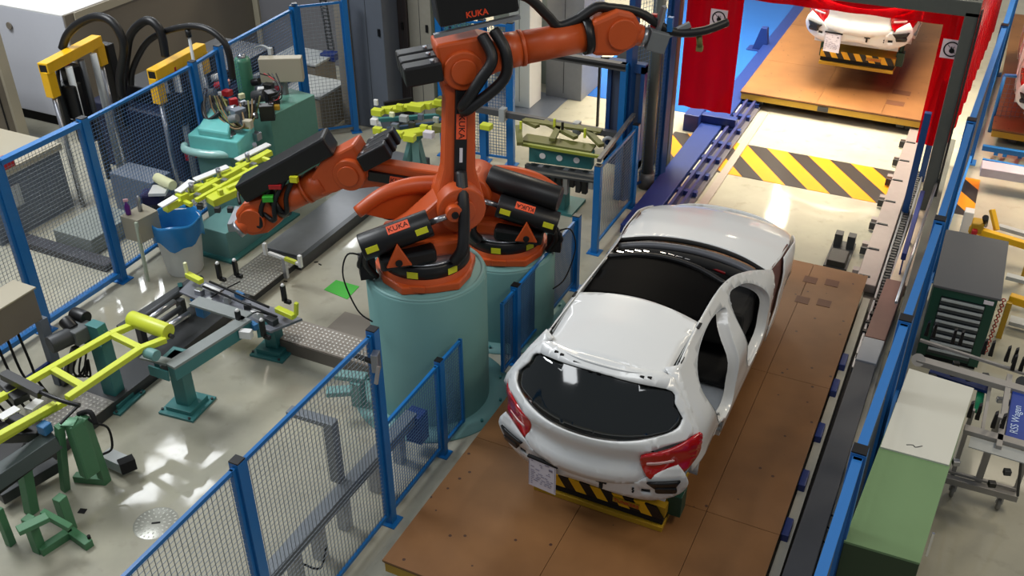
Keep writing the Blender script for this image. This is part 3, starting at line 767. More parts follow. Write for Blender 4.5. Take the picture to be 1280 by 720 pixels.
def robot(base, az, elbow, wrist, tool, label, name='industrial_robot', side=-1, big=True):
    """base: centre on the pedestal; az: direction of the arm; elbow, wrist, tool: world points"""
    B = V(base); f = V((math.cos(az), math.sin(az), 0)); s = V((math.sin(az), -math.cos(az), 0))*(-side if side > 0 else 1); up = V((0, 0, 1))
    L = lambda u, v, w: B+f*u+s*v+up*w          # v positive = side seen by the camera
    t = thing(name, label, 'robot', B, 'orange six axis robots')
    # base flange: irregular octagon
    pol = [(.52*math.cos(a)*k, .52*math.sin(a)*k) for a, k in ((0, 1), (.6, .95), (1.1, 1.04), (1.57, .93), (2.2, 1.04), (2.8, .95), (3.4, 1), (3.9, 1.05), (4.71, .93), (5.2, 1.06), (5.7, .95))]
    obj('base_flange', MB().prism(pol, B+up*.045, f, s, up*.09), ORANGE, t, bev=.015)
    obj('base_drum', MB().lathe(B, [(.47, .09), (.45, .16), (.43, .18), (.43, .2), (0, .2)], 48), ORANGE, t)
    ring_ = obj('turntable_cover', MB().lathe(B, [(.44, .14), (.455, .15), (.455, .27), (.43, .285), (.0, .285)], 48), BLACK, t)
    obj('turntable_rim', MB().lathe(B, [(.33, .285), (.43, .286), (.42, .30), (.33, .31), (0, .315)], 48), STEEL, t)
    def at_ring(dirv):
        d = dirv.normalized(); return B+d*.458+up*.20, d
    for dv in (V((.25, -1, 0)), V((1, -.45, 0)), V((-.95, -.55, 0))):
        p, d = at_ring(dv); b = MB(); b.beam(p-d*.001, p+d*.004, .11, .07); obj('yellow_label', b, YLAB, t)
    p, d = at_ring(V((.35, -1, 0)));
    b = MB(); b.box(B+d*.485+up*.06, (.16, .03, .07), math.atan2(d.x, -d.y)*1.0); obj('connector_plate', b, ORANGE, t, bev=.006)
    # carousel body
    b = MB()
    side_pol = [(-.34, .30), (.20, .30), (.44, .42), (.52, .62), (.50, .80), (.38, .92), (.22, .92), (.05, .78), (-.15, .62), (-.36, .50)]
    b.prism(side_pol, L(0, 0, 0), f, up, s*.30)
    obj('carousel', b, ORANGE, t, bev=.03)
    b = MB(); b.prism([(-.42, .30), (.36, .30), (.42, .38), (.3, .48), (-.36, .46)], L(0, 0, 0), f, up, s*.62); obj('carousel_foot', b, ORANGE, t, bev=.04)
    # horn that holds the counterbalance (far side)
    b = MB(); b.path([L(.25, -.26, .80), L(-.05, -.28, .82), L(-.35, -.28, .76), L(-.62, -.27, .60)], lambda q: .10-.035*q, 10, 5); obj('rear_horn', b, ORANGE, t)
    obj('rear_horn_web', MB().prism([(-.05, .45), (.2, .75), (-.1, .82), (-.6, .6), (-.35, .5)], L(0, -.27, 0), f, up, s*.06), ORANGE, t, bev=.01)
    # shoulder and link arm
    S = L(.35, 0, .75); E = V(elbow); Wp = V(wrist)
    obj('shoulder_joint', MB().tube(S-s*.27, S+s*.24, .24, 32), ORANGE, t, bev=.02)
    obj('shoulder_cap', MB().tube(S+s*.24, S+s*.27, .13, 24), ORANGE, t, bev=.01)
    le = E-S; ln = le.length; d = le.normalized(); a = d.cross(s).normalized(); WL = 1.25
    if a.dot(f) < 0: a = -a
    pol = [(-.20, -.02), (-.13, .35), (-.12, ln-.3), (-.17, ln-.1), (-.16, ln+.1), (0, ln+.2), (.16, ln+.1), (.17, ln-.1), (.12, ln-.3), (.13, .35), (.22, -.02), (.13, -.2), (-.12, -.2)]
    pol = [(x*WL, y) for x, y in pol]; b = MB(); b.prism(pol, S, a, d, s*.20); obj('link_arm', b, ORANGE, t, bev=.03)
    # recess strip and dress hose along the link arm
    b = MB(); b.beam(S+s*.115+d*.1, S+s*.115+d*(ln-.2), .12, .05, up=s); ca = obj('cable_tray', b, BLACK, t, bev=.01)
    b = MB(); b.beam(S+s*.146+d*(ln*.50), S+s*.146+d*(ln*.50+.24), .10, .006, up=s); lab = obj('orange_label', b, ORANGEL, t)
    text_mesh('KUKA', .085, S+s*.151+d*(ln*.50+.12), -d, s.cross(-d), BLACKM, 'label_lettering', t, .0008)
    b = MB(); b.beam(S+s*.146+d*(ln*.33), S+s*.146+d*(ln*.33+.14), .03, .005, up=s); obj('white_label', b, PAPER, t)
    b = MB(); b.path([L(.22, .42, .30), L(.30, .44, .45), S+s*.33-d*.10, S+s*.28+d*.12, S+s*.15+d*.34], .06, 10, 6); obj('base_hose', b, RUBBER, t)
    # elbow housing
    obj('elbow_joint', MB().tube(E-s*.20, E+s*.21, .19, 32), ORANGE, t, bev=.015)
    obj('elbow_cap', MB().tube(E+s*.21, E+s*.235, .125, 28), ORANGE, t, bev=.01)
    fe = Wp-E; fl_ = fe.length; g = fe.normalized(); h = s.cross(g).normalized()
    if h.z < 0: h = -h
    O = E+h*.04
    pol = [(-.20, -.18), (.26, -.16), (.42, -.12), (.42, .13), (.2, .24), (-.22, .24)]
    obj('arm_housing', MB().prism(pol, O, g, h, s*.32), ORANGE, t, bev=.03)
    b = MB(); b.tube(O+g*.38, O+g*.62, .18, 28, .165); b.tube(O+g*.62, O+g*(fl_-.32), .16, 28, .15); obj('forearm_tube', b, ORANGE, t)
    obj('tube_collar', MB().tube(O+g*.60, O+g*.635, .175, 28), ORANGE, t)
    obj('wrist_collar', MB().tube(O+g*(fl_-.36), O+g*(fl_-.28), .18, 28), BLACK, t)
    # three drive motors behind the elbow
    for k, vv in enumerate((-.19, 0, .19)):
        b = MB(); c0 = O-g*.20+s*vv+h*(.02); b.beam(c0, c0-g*.36, .17, .19, up=h)
        mo = obj('drive_motor', b, BLACK, t, bev=.02)
        obj('motor_plug', MB().tube(c0-g*.08+s*.0+h*.08, c0-g*.08+h*.11, .022, 10), STEEL, mo)
    # wrist
    Wc = O+g*fl_
    b = MB(); b.prism([(-.30, -.17), (-.05, -.22), (.14, -.16), (.22, 0), (.14, .17), (-.02, .23), (-.28, .17)], Wc, g, h, s*.28)
    obj('wrist_body', b, ORANGE, t, bev=.04)
    obj('wrist_side', MB().tube(Wc-s*.17, Wc+s*.17, .15, 24), ORANGE, t, bev=.01)
    T = V(tool); td = (T-Wc).normalized()
    obj('wrist_head', MB().tube(Wc+td*.02, Wc+td*.25, .12, 24, .10), ORANGE, t, bev=.006)
    obj('tool_flange', MB().tube(Wc+td*.25, Wc+td*.30, .10, 24), STEEL, t)
    # counterbalance cylinder, near side
    c0 = L(-.66, .30, .52); c1 = L(.02, .30, .70); cd = (c1-c0).normalized()
    cb = obj('counterbalance', MB().tube(c0, c1, .135, 28), BLACK, t, bev=.01)
    obj('piston_rod', MB().tube(c1, c1+cd*.2, .03, 12), STEEL, cb)
    obj('rod_eye', MB().tube(L(.26, .22, .77), L(.26, .34, .77), .085, 20), ORANGE, t, bev=.01)
    obj('rod_pin', MB().tube(L(.26, .34, .77), L(.26, .36, .77), .035, 16), BLACKM, t)
    n_ = (s*.5+up*.85); n_ = (n_-cd*n_.dot(cd)).normalized()
    cc = c0+cd*.40+n_*.134
    b = MB(); b.beam(cc-cd*.11, cc+cd*.11, .09, .008, up=n_); obj('orange_label', b, ORANGEL, cb)
    text_mesh('KUKA', .075, cc+n_*.006, cd, n_.cross(cd), BLACKM, 'label_lettering', t, .0008)
    m2 = (s*1.0+up*.15); m2 = (m2-cd*m2.dot(cd)).normalized()
    for q in (.10, .60):
        cc = c0+cd*q+m2*.134; b = MB(); b.beam(cc-cd*.06, cc+cd*.06, .06, .008, up=m2); obj('yellow_label', b, YLAB, cb)
    obj('balance_bracket', MB().prism([(-.30, .30), (-.05, .30), (-.18, .55)], L(-.15, .45, .05), f, up, s*.04), ORANGE, t, bev=.01)
    b = MB(); b.tube(L(-.33, .475, .40), L(-.33, .49, .40), .035, 14); obj('bracket_pin', b, BLACKM, t)
    b = MB(); b.beam(L(-.50, .34, .36), L(.05, .34, .40), .20, .14); obj('axis_motor', b, BLACK, t, bev=.03)
    # cable bundle at rear of base
    b = MB()
    b.path([L(-.52, .1, .05), L(-.62, .15, .25), L(-.55, .2, .42), L(-.45, .25, .35)], .035, 8, 5); b.path([L(-.55, 0, .1), L(-.68, .1, .2), L(-.6, .12, .4)], .028, 8, 5)
    b.box(L(-.60, .05, .16), (.16, .14, .24), az)
    obj('cable_bundle', b, RUBBER, t)
    b = MB(); b.path([L(-.62, .1, .30), L(-.78, .05, .32), L(-.85, .1, .1), L(-.75, .2, -.25), L(-.62, .3, -.35)], .009, 6, 6); obj('thin_cable', b, BLACKM, t)
    return t, dict(S=S, E=E, W=Wc, g=g, h=h, s=s, f=f, d=d, L=L, up=up, O=O, T=T, fl=fl_)
r1, k1 = robot(PED1, math.radians(40), at(574, 80, 3.62), at(772, 42, 3.78), at(815, 48, 3.72), 'large orange robot on the front teal pedestal, arm reaching right')
# dress pack on top of the arm
O, g, h, s = k1['O'], k1['g'], k1['h'], k1['s']
b = MB(); b.beam(O-g*.16+h*.56, O+g*.60+h*.58, .34, .34, up=h); dp = obj('dress_pack_box', b, BLACK, r1, bev=.03)
text_mesh('KUKA', .078, O+g*.20+h*.47+s*.174, g, h, mat('logo_orange', (226, 70, 30), .5, var=0), 'box_lettering', r1, .001, .002)
obj('dress_pack_rail', MB().beam(O-g*.22+s*.15+h*.33, O+g*.60+s*.15+h*.36, .05, .035, up=h), STEEL, r1)
b = MB(); b.path([O+g*.50+h*.56, O+g*.72+h*.48, O+g*.90+h*.27, O+g*1.0+h*.15, O+g*1.18+h*.17, O+g*1.42+h*.26, O+g*1.6+h*.15], .05, 10, 8); obj('arm_hose', b, RUBBER, r1)
E_ = k1['E']; S_ = k1['S']; d_ = k1['d']
b = MB(); b.path([S_+s*.20+d_*.98, E_+s*.27-d_*.28, E_+s*.36+g*.12-h*.05, E_+s*.33+g*.26+h*.12, E_+s*.18+g*.22+h*.30], .055, 10, 7)
b.path([S_+s*.20+d_*.95, E_+s*.27-d_*.32+g*.06, E_+s*.34+g*.34-h*.10, E_+s*.30+g*.40+h*.14, E_+s*.16+g*.34+h*.32], .055, 10, 7); obj('elbow_hose', b, RUBBER, r1)
# tool at the wrist
Tp = k1['W']; td = (k1['T']-Tp).normalized()
tl = thing('welding_tool', 'grey tool with dark hoses on the end of the right-reaching robot arm', 'tool', Tp+td*.31)
b = MB(); b.beam(Tp+td*.31, Tp+td*.50, .22, .20); obj('tool_body', b, GREY, tl, bev=.01)
b = MB(); b.beam(Tp+td*.40+V((0, 0, -.02)), Tp+td*.55+V((.16, .1, .18)), .05); b.beam(Tp+td*.4, Tp+td*.4+V((.08, -.05, .35)), .04); obj('tool_arm', b, STEEL, tl)
b = MB(); b.path([O+g*1.42+h*.26, Tp+td*.2+V((0, 0, .22)), Tp+td*.55+V((0, 0, .12)), Tp+td*.8+V((.05, 0, .18)), Tp+td*1.0+V((.1, .1, .30))], .045, 8, 6); obj('tool_hose', b, RUBBER, tl)
b = MB(); b.box(Tp+td*.42+V((-.05, 0, .18)), (.05, .05, .14)); obj('red_valve', b, REDP, tl)
b = MB(); b.box(Tp+td*.48+V((.06, 0, .18)), (.05, .05, .14)); obj('blue_valve', b, BLUE, tl)
b = MB(); b.box(Tp+td*.45+V((0.0, 0, .2)), (.035, .04, .16)); obj('white_valve', b, PAPER, tl)
b = MB(); b.tube(Tp+td*.85+V((0, 0, .15)), Tp+td*.87+V((.0, 0, .04)), .03); b.box(Tp+td*.87+V((0, 0, .02)), (.06, .05, .05)); obj('hanging_nozzle', b, OLIVE, tl)
# second robot
az2 = math.atan2(at(455, 205, 1.95).y-PED2[1], at(455, 205, 1.95).x-PED2[0])
r2, k2 = robot(PED2, az2, at(442, 210, 1.95), at(324, 272, 1.35), at(294, 290, 1.22), 'orange robot on the rear pedestal, arm reaching left over the floor', side=1)
O, g, h, s, E_ = k2['O'], k2['g'], k2['h'], k2['s'], k2['E']
b = MB(); b.beam(O+g*.05+h*.36, O+g*1.25+h*.34, .40, .24, up=h); obj('dress_pack_box', b, BLACK, r2, bev=.03)
b = MB()
for q, vv in ((.75, .17), (.9, .2), (1.1, .16)): b.path([O+g*(q-.3)+s*.1+h*.3, O+g*q+s*vv+h*.1, O+g*(q+.15)+s*vv-h*.1, O+g*(q+.32)+s*.05+h*.15], .03, 8, 5)
obj('arm_hose', b, RUBBER, r2)
b = MB(); b.box(O+g*.95+s*.2+h*.16, (.12, .08, .06), .5); obj('green_connector', b, GMAT, r2)
b = MB(); b.box(O+g*.55+s*.22+h*.22, (.09, .05, .07), .2); obj('yellow_label', b, YLAB, r2)
b = MB(); b.box(O+g*.8+s*.2+h*.24, (.14, .04, .05), .4); obj('red_connector', b, REDP, r2)
# black counterbalance seen to the right of the front robot
S2 = V(PED2)
b = MB(); b.tube(at(612, 222, 1.9), at(700, 250, 1.75), .15, 24); obj('balance_cylinder', b, BLACK, r2, bev=.01)
b = MB(); b.beam(at(640, 262, 1.62), at(640, 262, 1.62)+V((0, -.01, 0)), .09, .16); b2 = obj('warning_label', b, YLAB, r2)
# gripper on second robot
tp = k2['T']
gr = thing('robot_gripper', 'yellow green gripper frame with white pads held by the left-reaching robot', 'gripper', at(270, 225, 1.2))
def P(u, v, z): return at(u, v, z)
A, B_ = P(206, 262, 1.15), P(338, 190, 1.30); gd = (B_-A).normalized(); gs = V((gd.y, -gd.x, 0)).normalized()
b = MB(); b.beam(A, B_, .10, .07); b.beam(A+gs*.16+gd*.35, B_+gs*.16-gd*.35, .06, .05)
for q in (.15, .42, .70, .9): b.beam(A+(B_-A)*q-gs*.06, A+(B_-A)*q+gs*.20, .05)
obj('gripper_beam', b, YELG, gr, bev=.006)
b = MB(); b.beam(P(262, 252, 1.15), P(318, 226, 1.2), .20, .10); obj('gripper_plate', b, YELG, gr, bev=.008)
random.seed(21)
for (u, v, sx, sy, sz) in ((214, 256, .16, .10, .10), (228, 247, .12, .12, .12), (246, 236, .20, .10, .09), (262, 228, .12, .10, .13), (284, 216, .18, .10, .10), (303, 208, .12, .14, .10), (322, 199, .16, .09, .10), (293, 236, .20, .05, .12), (276, 244, .06, .06, .16)):
    obj('gripper_block', MB().box(P(u, v, 1.2), (sx, sy, sz), math.atan2(gd.y, gd.x)), YELG, gr, bev=.008)
for (u, v) in ((236, 255), (250, 258), (300, 222), (316, 214), (272, 262), (288, 262)):
    obj('small_valve', MB().box(P(u, v, 1.1), (.07, .06, .07), .4), DGREY, gr, bev=.006)
for (u, v, u2, v2) in ((200, 258, 220, 246), (222, 240, 240, 226), (243, 225, 285, 208), (296, 200, 336, 180)):
    b = MB(); b.beam(P(u, v, 1.28), P(u2, v2, 1.32), .11, .02); obj('white_pad', b, WHITE, gr, bev=.004)
for q in (.25, .5, .78):
    c = A+(B_-A)*q; obj('clamp_unit', MB().tube(c+V((0, 0, .03)), c+V((0, 0, .16)), .03, 10), STEEL, gr); obj('clamp_foot', MB().box(c+gs*.1, (.08, .06, .08)), STEEL, gr)
b = MB(); b.beam(P(290, 285, 1.18), P(300, 262, 1.15), .1); b.tube(P(305, 262, 1.16), P(318, 258, 1.16), .07, 16); obj('adapter', b, STEEL, gr)
b = MB(); b.path([P(310, 250, 1.2), P(322, 236, 1.35), P(350, 244, 1.35), P(352, 262, 1.2)], .02, 7, 5); b.path([P(300, 255, 1.2), P(300, 238, 1.3), P(330, 240, 1.3)], .02, 7, 5); obj('gripper_hose', b, RUBBER, gr)
# ================================================================ left workshop area
def T(name, label, cat, loc, group=None): return thing(name, label, cat, loc, group)
# cable ducts
PERF = mat('perforated_sheet', (140, 136, 130), .4, metal=.4)
def perf_plate(name, lo, hi, z, parent, mt=PERF):
    b = MB().b2((*lo, z), (*hi, z+.008)); o = obj(name, b, mt, parent)
    b = MB(); x = lo[0]+.04
    while x < hi[0]-.02:
        y = lo[1]+.04
        while y < hi[1]-.02: b.box((x, y, z+.009), (.022, .022, .003)); y += .055
        x += .055
    obj('raised_studs', b, mat('stud_shine', (225, 222, 212), .25, metal=.5), o, stuff=True)
    return o
t = T('cable_duct', 'long grey floor cable duct running back from the clamp table', 'duct', (-7.8, 9, 0))
obj('duct_body', MB().b2((-8.05, 4.6, 0), (-7.53, 9.05, .13)), DGREY, t)
b = MB().b2((-8.1, 9.05, 0), (-7.53, 12.4, .15)); obj('smooth_cover', b, mat('duct_cover_grey', (122, 124, 128), .4, metal=.2), t, bev=.004)
obj('side_channel', MB().b2((-7.52, 8.95, 0), (-7.44, 12.4, .16)), mat('duct_side', (70, 72, 74), .4, metal=.3), t)
perf_plate('perforated_cover', (-8.03, 8.02), (-7.47, 8.95), .135, t)
perf_plate('perforated_cover', (-8.03, 4.9), (-7.53, 5.7), .135, t)
t = T('cable_duct', 'perforated brown-grey floor duct between clamp table and teal pedestal', 'duct', (-6, 7.6, 0))
obj('duct_body', MB().b2((-6.75, 7.36, 0), (-5.15, 7.80, .17)), mat('duct_brown_grey', (112, 104, 96), .45), t)
perf_plate('perforated_cover', (-6.74, 7.37), (-5.2, 7.79), .172, t, mat('perf_brown', (130, 120, 108), .4))
solo('floor_plate', MB().b2((-6.35, 7.95, 0), (-5.75, 8.35, .03)), BEIGED, 'small brown floor plate behind the perforated duct', 'plate')
p = [at(u, v, .004) for u, v in ((405, 362), (420, 350), (449, 358), (434, 374))]
b = MB(); b.hexa([V((q.x, q.y, 0)) for q in p]+[V((q.x, q.y, .006)) for q in p]); solo('green_sheet', b, GMAT, 'bright green sheet lying on the floor left of the teal pedestal', 'sheet')
random.seed(8)
for u, v in ((395, 328), (400, 331), (388, 312), (350, 318), (357, 352), (380, 330)):
    q = at(u, v, .0); solo('screw', MB().box((q.x, q.y, .006), (.05, .012, .012), random.uniform(0, 3)), BLACKM, 'loose dark screw lying on the floor near the green sheet', 'screw', 'loose screws on the floor')
# square stands
def stand(x, y, h, label, w=.16, bw=.44, rz=0.1):
    t = T('machine_stand', label, 'stand', (x, y, 0), 'teal machine stands')
    obj('base_plate', MB().box((x, y, .015), (bw, bw, .03), rz), TEALD, t, bev=.004)
    obj('foot_block', MB().box((x, y, .055), (bw*.72, bw*.72, .05), rz), TEALD, t, bev=.004)
    obj('column', MB().box((x, y, h/2+.04), (w, w, h-.08), rz), TEALD, t, bev=.008)
    obj('top_plate', MB().box((x, y, h-.01), (w*1.5, w*1.5, .02), rz), TEALD, t)
    for sx, sy in ((1, 1), (1, -1), (-1, 1), (-1, -1)):
        obj('bolt', MB().tube((x+sx*bw*.42, y+sy*bw*.42, .03), (x+sx*bw*.42, y+sy*bw*.42, .05), .014, 8), DGREY, t)
    return t
s1 = at(146, 500, 0); stand(s1.x, s1.y, .84, 'teal stand under the yellow green ladder frame')
s2 = at(235, 508, 0); stand(s2.x, s2.y, .70, 'teal stand under the grey C-shaped table, nearest to the fence')
s3 = at(345, 437, 0); stand(s3.x, s3.y, .50, 'short teal stand under the right end of the clamp table')
# yellow green ladder frame
t = T('ladder_gripper', 'bright yellow green ladder frame with a fat roller at its end', 'frame', (-7.2, 5.4, .9))
z = 1.0
A1, A2, A3 = at(176, 402, z), at(139, 418, z), at(28, 482, z); B1, B2, B3 = at(207, 424, z), at(176, 436, z), at(84, 498, z)
A4, B4 = at(-30, 514, z), at(-40, 567, z)
for nm, p, q in (('side_rail', A2, A3), ('side_rail', B2, B3), ('side_rail', A1, A2), ('side_rail', B1, B2), ('side_rail', A3+(A4-A3)*.12, A4), ('side_rail', B3+(B4-B3)*.12, B4)):
    obj(nm, MB().beam(p, q, .075, .06), YELG, t, bev=.006)
obj('cross_bar', MB().beam(A2, B2, .07, .055), YELG, t, bev=.006)
obj('cross_bar', MB().beam(at(66, 462, z), at(106, 485, z), .07, .055), YELG, t, bev=.006)
obj('end_roller', MB().tube(at(164, 398, z+.04), at(211, 415, z+.04), .085, 24), YELG, t, bev=.006)
obj('roller_pin', MB().tube(at(212, 419, z), at(216, 421, z), .025, 12), DGREY, t)
# clamp across the ladder frame (black arm)
b = MB(); b.beam(at(5, 468, 1.15), at(52, 492, 1.1), .09, .07); b.path([at(50, 490, 1.12), at(75, 500, 1.12), at(100, 507, 1.08)], .022, 7, 5); b.beam(at(98, 507, 1.08), at(75, 530, 1.0), .02); obj('clamp_arm', b, BLACK, t)
b = MB(); b.beam(at(0, 470, 1.05), at(28, 500, .95), .16, .1); b.beam(at(10, 520, .9), at(30, 530, .9), .1); obj('clamp_body', b, BLACK, t, bev=.01)
# motor assembly
t = T('gear_motor', 'dark grey gear motor with coupling beside the ladder frame', 'motor', (*s1.xy, .84))
mz = .95
b = MB(); b.tube(at(62, 432, mz), at(98, 415, mz), .095, 20); obj('motor_housing', b, DGREY, t, bev=.01)
b = MB(); b.tube(at(80, 400, mz+.12), at(92, 412, mz+.05), .07, 16); b.tube(at(92, 392, mz+.1), at(108, 398, mz+.1), .075, 16); obj('motor_cap', b, BLACK, t, bev=.01)
b = MB(); b.beam(at(88, 422, mz), at(112, 408, mz), .2, .17); obj('gearbox', b, mat('gearbox_grey', (88, 92, 92), .5), t, bev=.015)
b = MB(); b.tube(at(108, 408, mz), at(120, 413, mz), .06, 16); obj('coupling', b, BLACK, t); b = MB(); b.tube(at(119, 413, mz), at(128, 418, mz), .045, 16); obj('shaft', b, STEEL, t)
b = MB(); b.prism([(0, 0), (.25, 0), (.22, .2), (.05, .2)], at(112, 420, mz-.1), (1, 0, 0), (0, 0, 1), (0, .12, 0)); obj('bracket', b, TEALD, t, bev=.005)
b = MB(); b.beam(at(95, 435, .8), at(80, 480, .0), .07); obj('support_post', b, DGREY, t)
b = MB()
for k in range(4): b.path([at(90+6*k, 440, .8), at(85+7*k, 465, .55), at(98+5*k, 470, .45), at(110, 450, .7)], .012, 6, 5)
obj('cable_loop', b, BLACKM, t)
# grey C frame table
t = T('machine_table', 'grey C-shaped steel table on a teal stand', 'table', (-6.9, 6.2, .70))
z = .80; GC = mat('table_grey', (132, 138, 136), .45)
P0, P1, P2, P3 = at(212, 458, z), at(308, 398, z), at(243, 376, z), at(196, 405, z)
obj('front_beam', MB().beam(P0, P1, .15, .03), GC, t, bev=.003)
obj('rear_beam', MB().beam(P1+V((0, .02, 0)), P2, .17, .03), GC, t, bev=.003)
obj('near_beam', MB().beam(P0+V((-.06, .05, 0)), at(178, 445, z), .10, .03), GC, t, bev=.003)
obj('side_panel', MB().beam(P0+V((.06, -.01, -.085)), P1+V((.06, 0, -.085)), .02, .14), TEALD, t)
obj('side_panel', MB().beam(P0+V((0, -.04, -.1)), at(188, 450, z)+V((0, -.04, -.1)), .02, .12), TEALD, t)
obj('pivot_post', MB().beam(at(194, 448, .8), at(200, 472, .62), .05), TEALD, t)
obj('pivot_pin', MB().tube(at(183, 440, .95), at(196, 445, .95), .06, 18), TEAL, t, bev=.006)
# parallel tubes
t = T('linear_guide', 'group of parallel dark steel guide tubes beside the grey table', 'guide', (-7.6, 6.9, .3))
for (u, v, u2, v2, mt) in ((168, 404, 252, 347, DGREY), (182, 402, 218, 377, STEEL), (192, 408, 226, 385, DGREY), (204, 412, 236, 392, STEEL)):
    obj('guide_tube', MB().tube(at(u, v, .55), at(u2, v2, .55), .035, 12), mt, t)
b = MB(); b.beam(at(150, 412, .45), at(245, 350, .45), .10, .08); obj('carrier_rail', b, DGREY, t)
for (u, v) in ((175, 410), (225, 376)):
    p = at(u, v, .4); obj('guide_post', MB().b2((p.x-.04, p.y-.04, 0), (p.x+.04, p.y+.04, .42)), DGREY, t)
# clamp table
t = T('clamp_table', 'steel clamp table with yellow green end clamps and black pins', 'clamp table', (-6.9, 7.1, 0))
z = .70
b = MB(); q = [at(u, v, z) for u, v in ((224, 364), (338, 414), (378, 398), (242, 346))]
b.hexa([V((c.x, c.y, z-.03)) for c in q]+[V((c.x, c.y, z)) for c in q]); obj('table_plate', b, mat('clamp_plate', (118, 120, 128), .4, metal=.3), t, bev=.003)
for (u, v, u2, v2) in ((262, 352, 336, 384), (254, 358, 346, 396)): obj('guide_rod', MB().tube(at(u, v, .82), at(u2, v2, .82), .014, 10), BLACK, t)
obj('white_cylinder', MB().tube(at(256, 358, .78), at(276, 366, .78), .035, 14), WHITE, t)
def yclamp(u, v, u2, v2, up=True, uu=0):
    o = obj('end_clamp', MB().beam(at(u, v, .82), at(u2, v2, .82), .07, .06), YELG, t, bev=.006)
    b = MB(); e = at(uu, 0, 0) if 0 else at(*(u2, v2), .82)
    return e
e = yclamp(234, 343, 252, 352); obj('clamp_finger', MB().beam(at(234, 343, .82), at(234, 343, .82)+V((0, 0, .16)), .035), CREAM, t, bev=.004)
e = yclamp(346, 386, 368, 396); obj('clamp_finger', MB().beam(at(370, 394, .82), at(370, 394, .82)+V((.03, 0, .17)), .04), YELG, t, bev=.004)
for (u, v, zz) in ((275, 348, .72), (296, 344, .72), (356, 376, .72), (330, 420, .72), (300, 408, .72)):
    p = at(u, v, zz); o = obj('locating_pin', MB().beam(p, p+V((0, 0, .2)), .045).beam(p, p+V((.08, 0, 0)), .04), BLACK, t)
    obj('pin_head', MB().sphere(p+V((0, 0, .21)), .024, n=8), WHITE, o)
random.seed(4)
for i, (u, v) in enumerate(((268, 366), (285, 378), (300, 372), (310, 386), (322, 396), (296, 396), (282, 392), (318, 410), (340, 404), (308, 420), (250, 368), (262, 380))):
    p = at(u, v, .70); mt = (STEEL, GREYL, mat('valve_blue', (50, 110, 160), .4), DGREY, WHITE)[i % 5]
    obj('clamp_block', MB().box(p+V((0, 0, .03)), (random.uniform(.06, .14), random.uniform(.05, .09), random.uniform(.05, .1)), random.uniform(-.4, .4)), mt, t, bev=.004)
b = MB(); b.beam(at(225, 356, .66), at(225, 356, .0), .05); b.beam(at(330, 412, .66), at(330, 412, .5), .16); obj('table_leg', b, TEALD, t)
b = MB(); b.box(at(253, 385, .5), (.12, .12, .2)); b.beam(at(240, 372, .66), at(252, 390, .45), .06); obj('valve_block', b, mat('valve_blue', (50, 110, 160), .4), t, bev=.01)
b = MB(); b.path([at(245, 372, .68), at(262, 372, .75), at(280, 362, .8), at(300, 352, .75)], .008, 6, 5); obj('air_hose', b, BLACKM, t); obj('air_hose', MB().path([at(300, 400, .7), at(322, 390, .8), at(345, 398, .72)], .008, 6, 5), BLACKM, t)
# white T clamp
t = T('clamp_bar', 'white bar clamp with upright ends standing on the perforated duct', 'clamp', at(355, 335, 0))
A, B_ = at(336, 316, .42), at(374, 330, .42)
obj('bar', MB().beam(A, B_, .04), WHITE, t, bev=.004)
for p, dz in ((A+V((-.05, 0, 0)), .02), (B_+V((.02, 0, 0)), .02)): obj('upright_end', MB().beam(p+V((0, 0, -.04)), p+V((0, 0, .13)), .045), WHITE, t, bev=.004)
obj('yellow_insert', MB().beam(A+(B_-A)*.55+V((0, 0, .005)), A+(B_-A)*.9+V((0, 0, .005)), .045), YELG, t)
obj('stem', MB().beam((A+B_)/2, V(((A+B_).x/2, (A+B_).y/2, .13)), .05), STEEL, t)
b = MB(); b.beam(at(318, 340, .18), at(318, 340, .38), .03); 
# green machine base, lower left
t = T('green_machine', 'large green machine base with light green panel in the lower left', 'machine', (-7.1, 4.9, 0))
g = lambda u, v, z: at(u, v, z)
def leg(p, q, w, mt=GREEN, nm='frame_leg'): obj(nm, MB().beam(p, q, w), mt, t, bev=.006)
pz = .95
c0, c1, c2, c3 = g(78, 528, pz), g(104, 523, pz), g(96, 512, pz), g(62, 530, pz)
a_, b_ = g(92, 526, .95), g(108, 520, .95)
leg(g(104, 522, .95), V((*g(132, 602, 0).xy, 0)), .085); leg(g(74, 532, .95), V((*g(82, 612, 0).xy, .0)), .07)
b = MB(); q0, q1 = g(90, 530, .95), g(107, 524, .95); lo0 = V((q0.x-.0, q0.y, .42)); lo1 = V((q1.x, q1.y, .42))
pts = [g(78, 530, .95), g(88, 536, .95), g(107, 524, .95), g(98, 516, .95)]
b.hexa([V((p.x, p.y, .30)) for p in pts]+[V((p.x, p.y, .95)) for p in pts]); obj('green_housing', b, GREEN, t, bev=.02)
b = MB(); c = g(86, 527, .96); b.box(c, (.13, .12, .01), .4); obj('top_pad', b, mat('pale_green', (120, 176, 140), .4), t)
leg(g(95, 600, 0)+V((0, 0, .04)), g(134, 604, 0)+V((0, 0, .04)), .08, nm='foot_beam'); leg(g(134, 604, 0)+V((0, 0, .04)), g(108, 575, 0)+V((0, 0, .04)), .08, nm='foot_beam')
leg(g(0, 622, .15), g(72, 580, .15), .12, DGREY, 'lower_beam'); leg(g(-10, 602, .62), g(70, 548, .75), .16, mat('rail_grey_green', (74, 84, 84), .4), 'guide_rail')
leg(g(-10, 620, .5), g(74, 556, .62), .05, BLACK, 'rail_edge'); leg(g(28, 575, .6), V((*g(40, 640, 0).xy, 0)), .10)
obj('yellow_rail', MB().beam(g(-10, 555, .95), g(48, 520, .95), .06), YELG, t, bev=.005); obj('yellow_rail', MB().beam(g(46, 522, .95), g(82, 502, .95), .06), YELG, t, bev=.005)
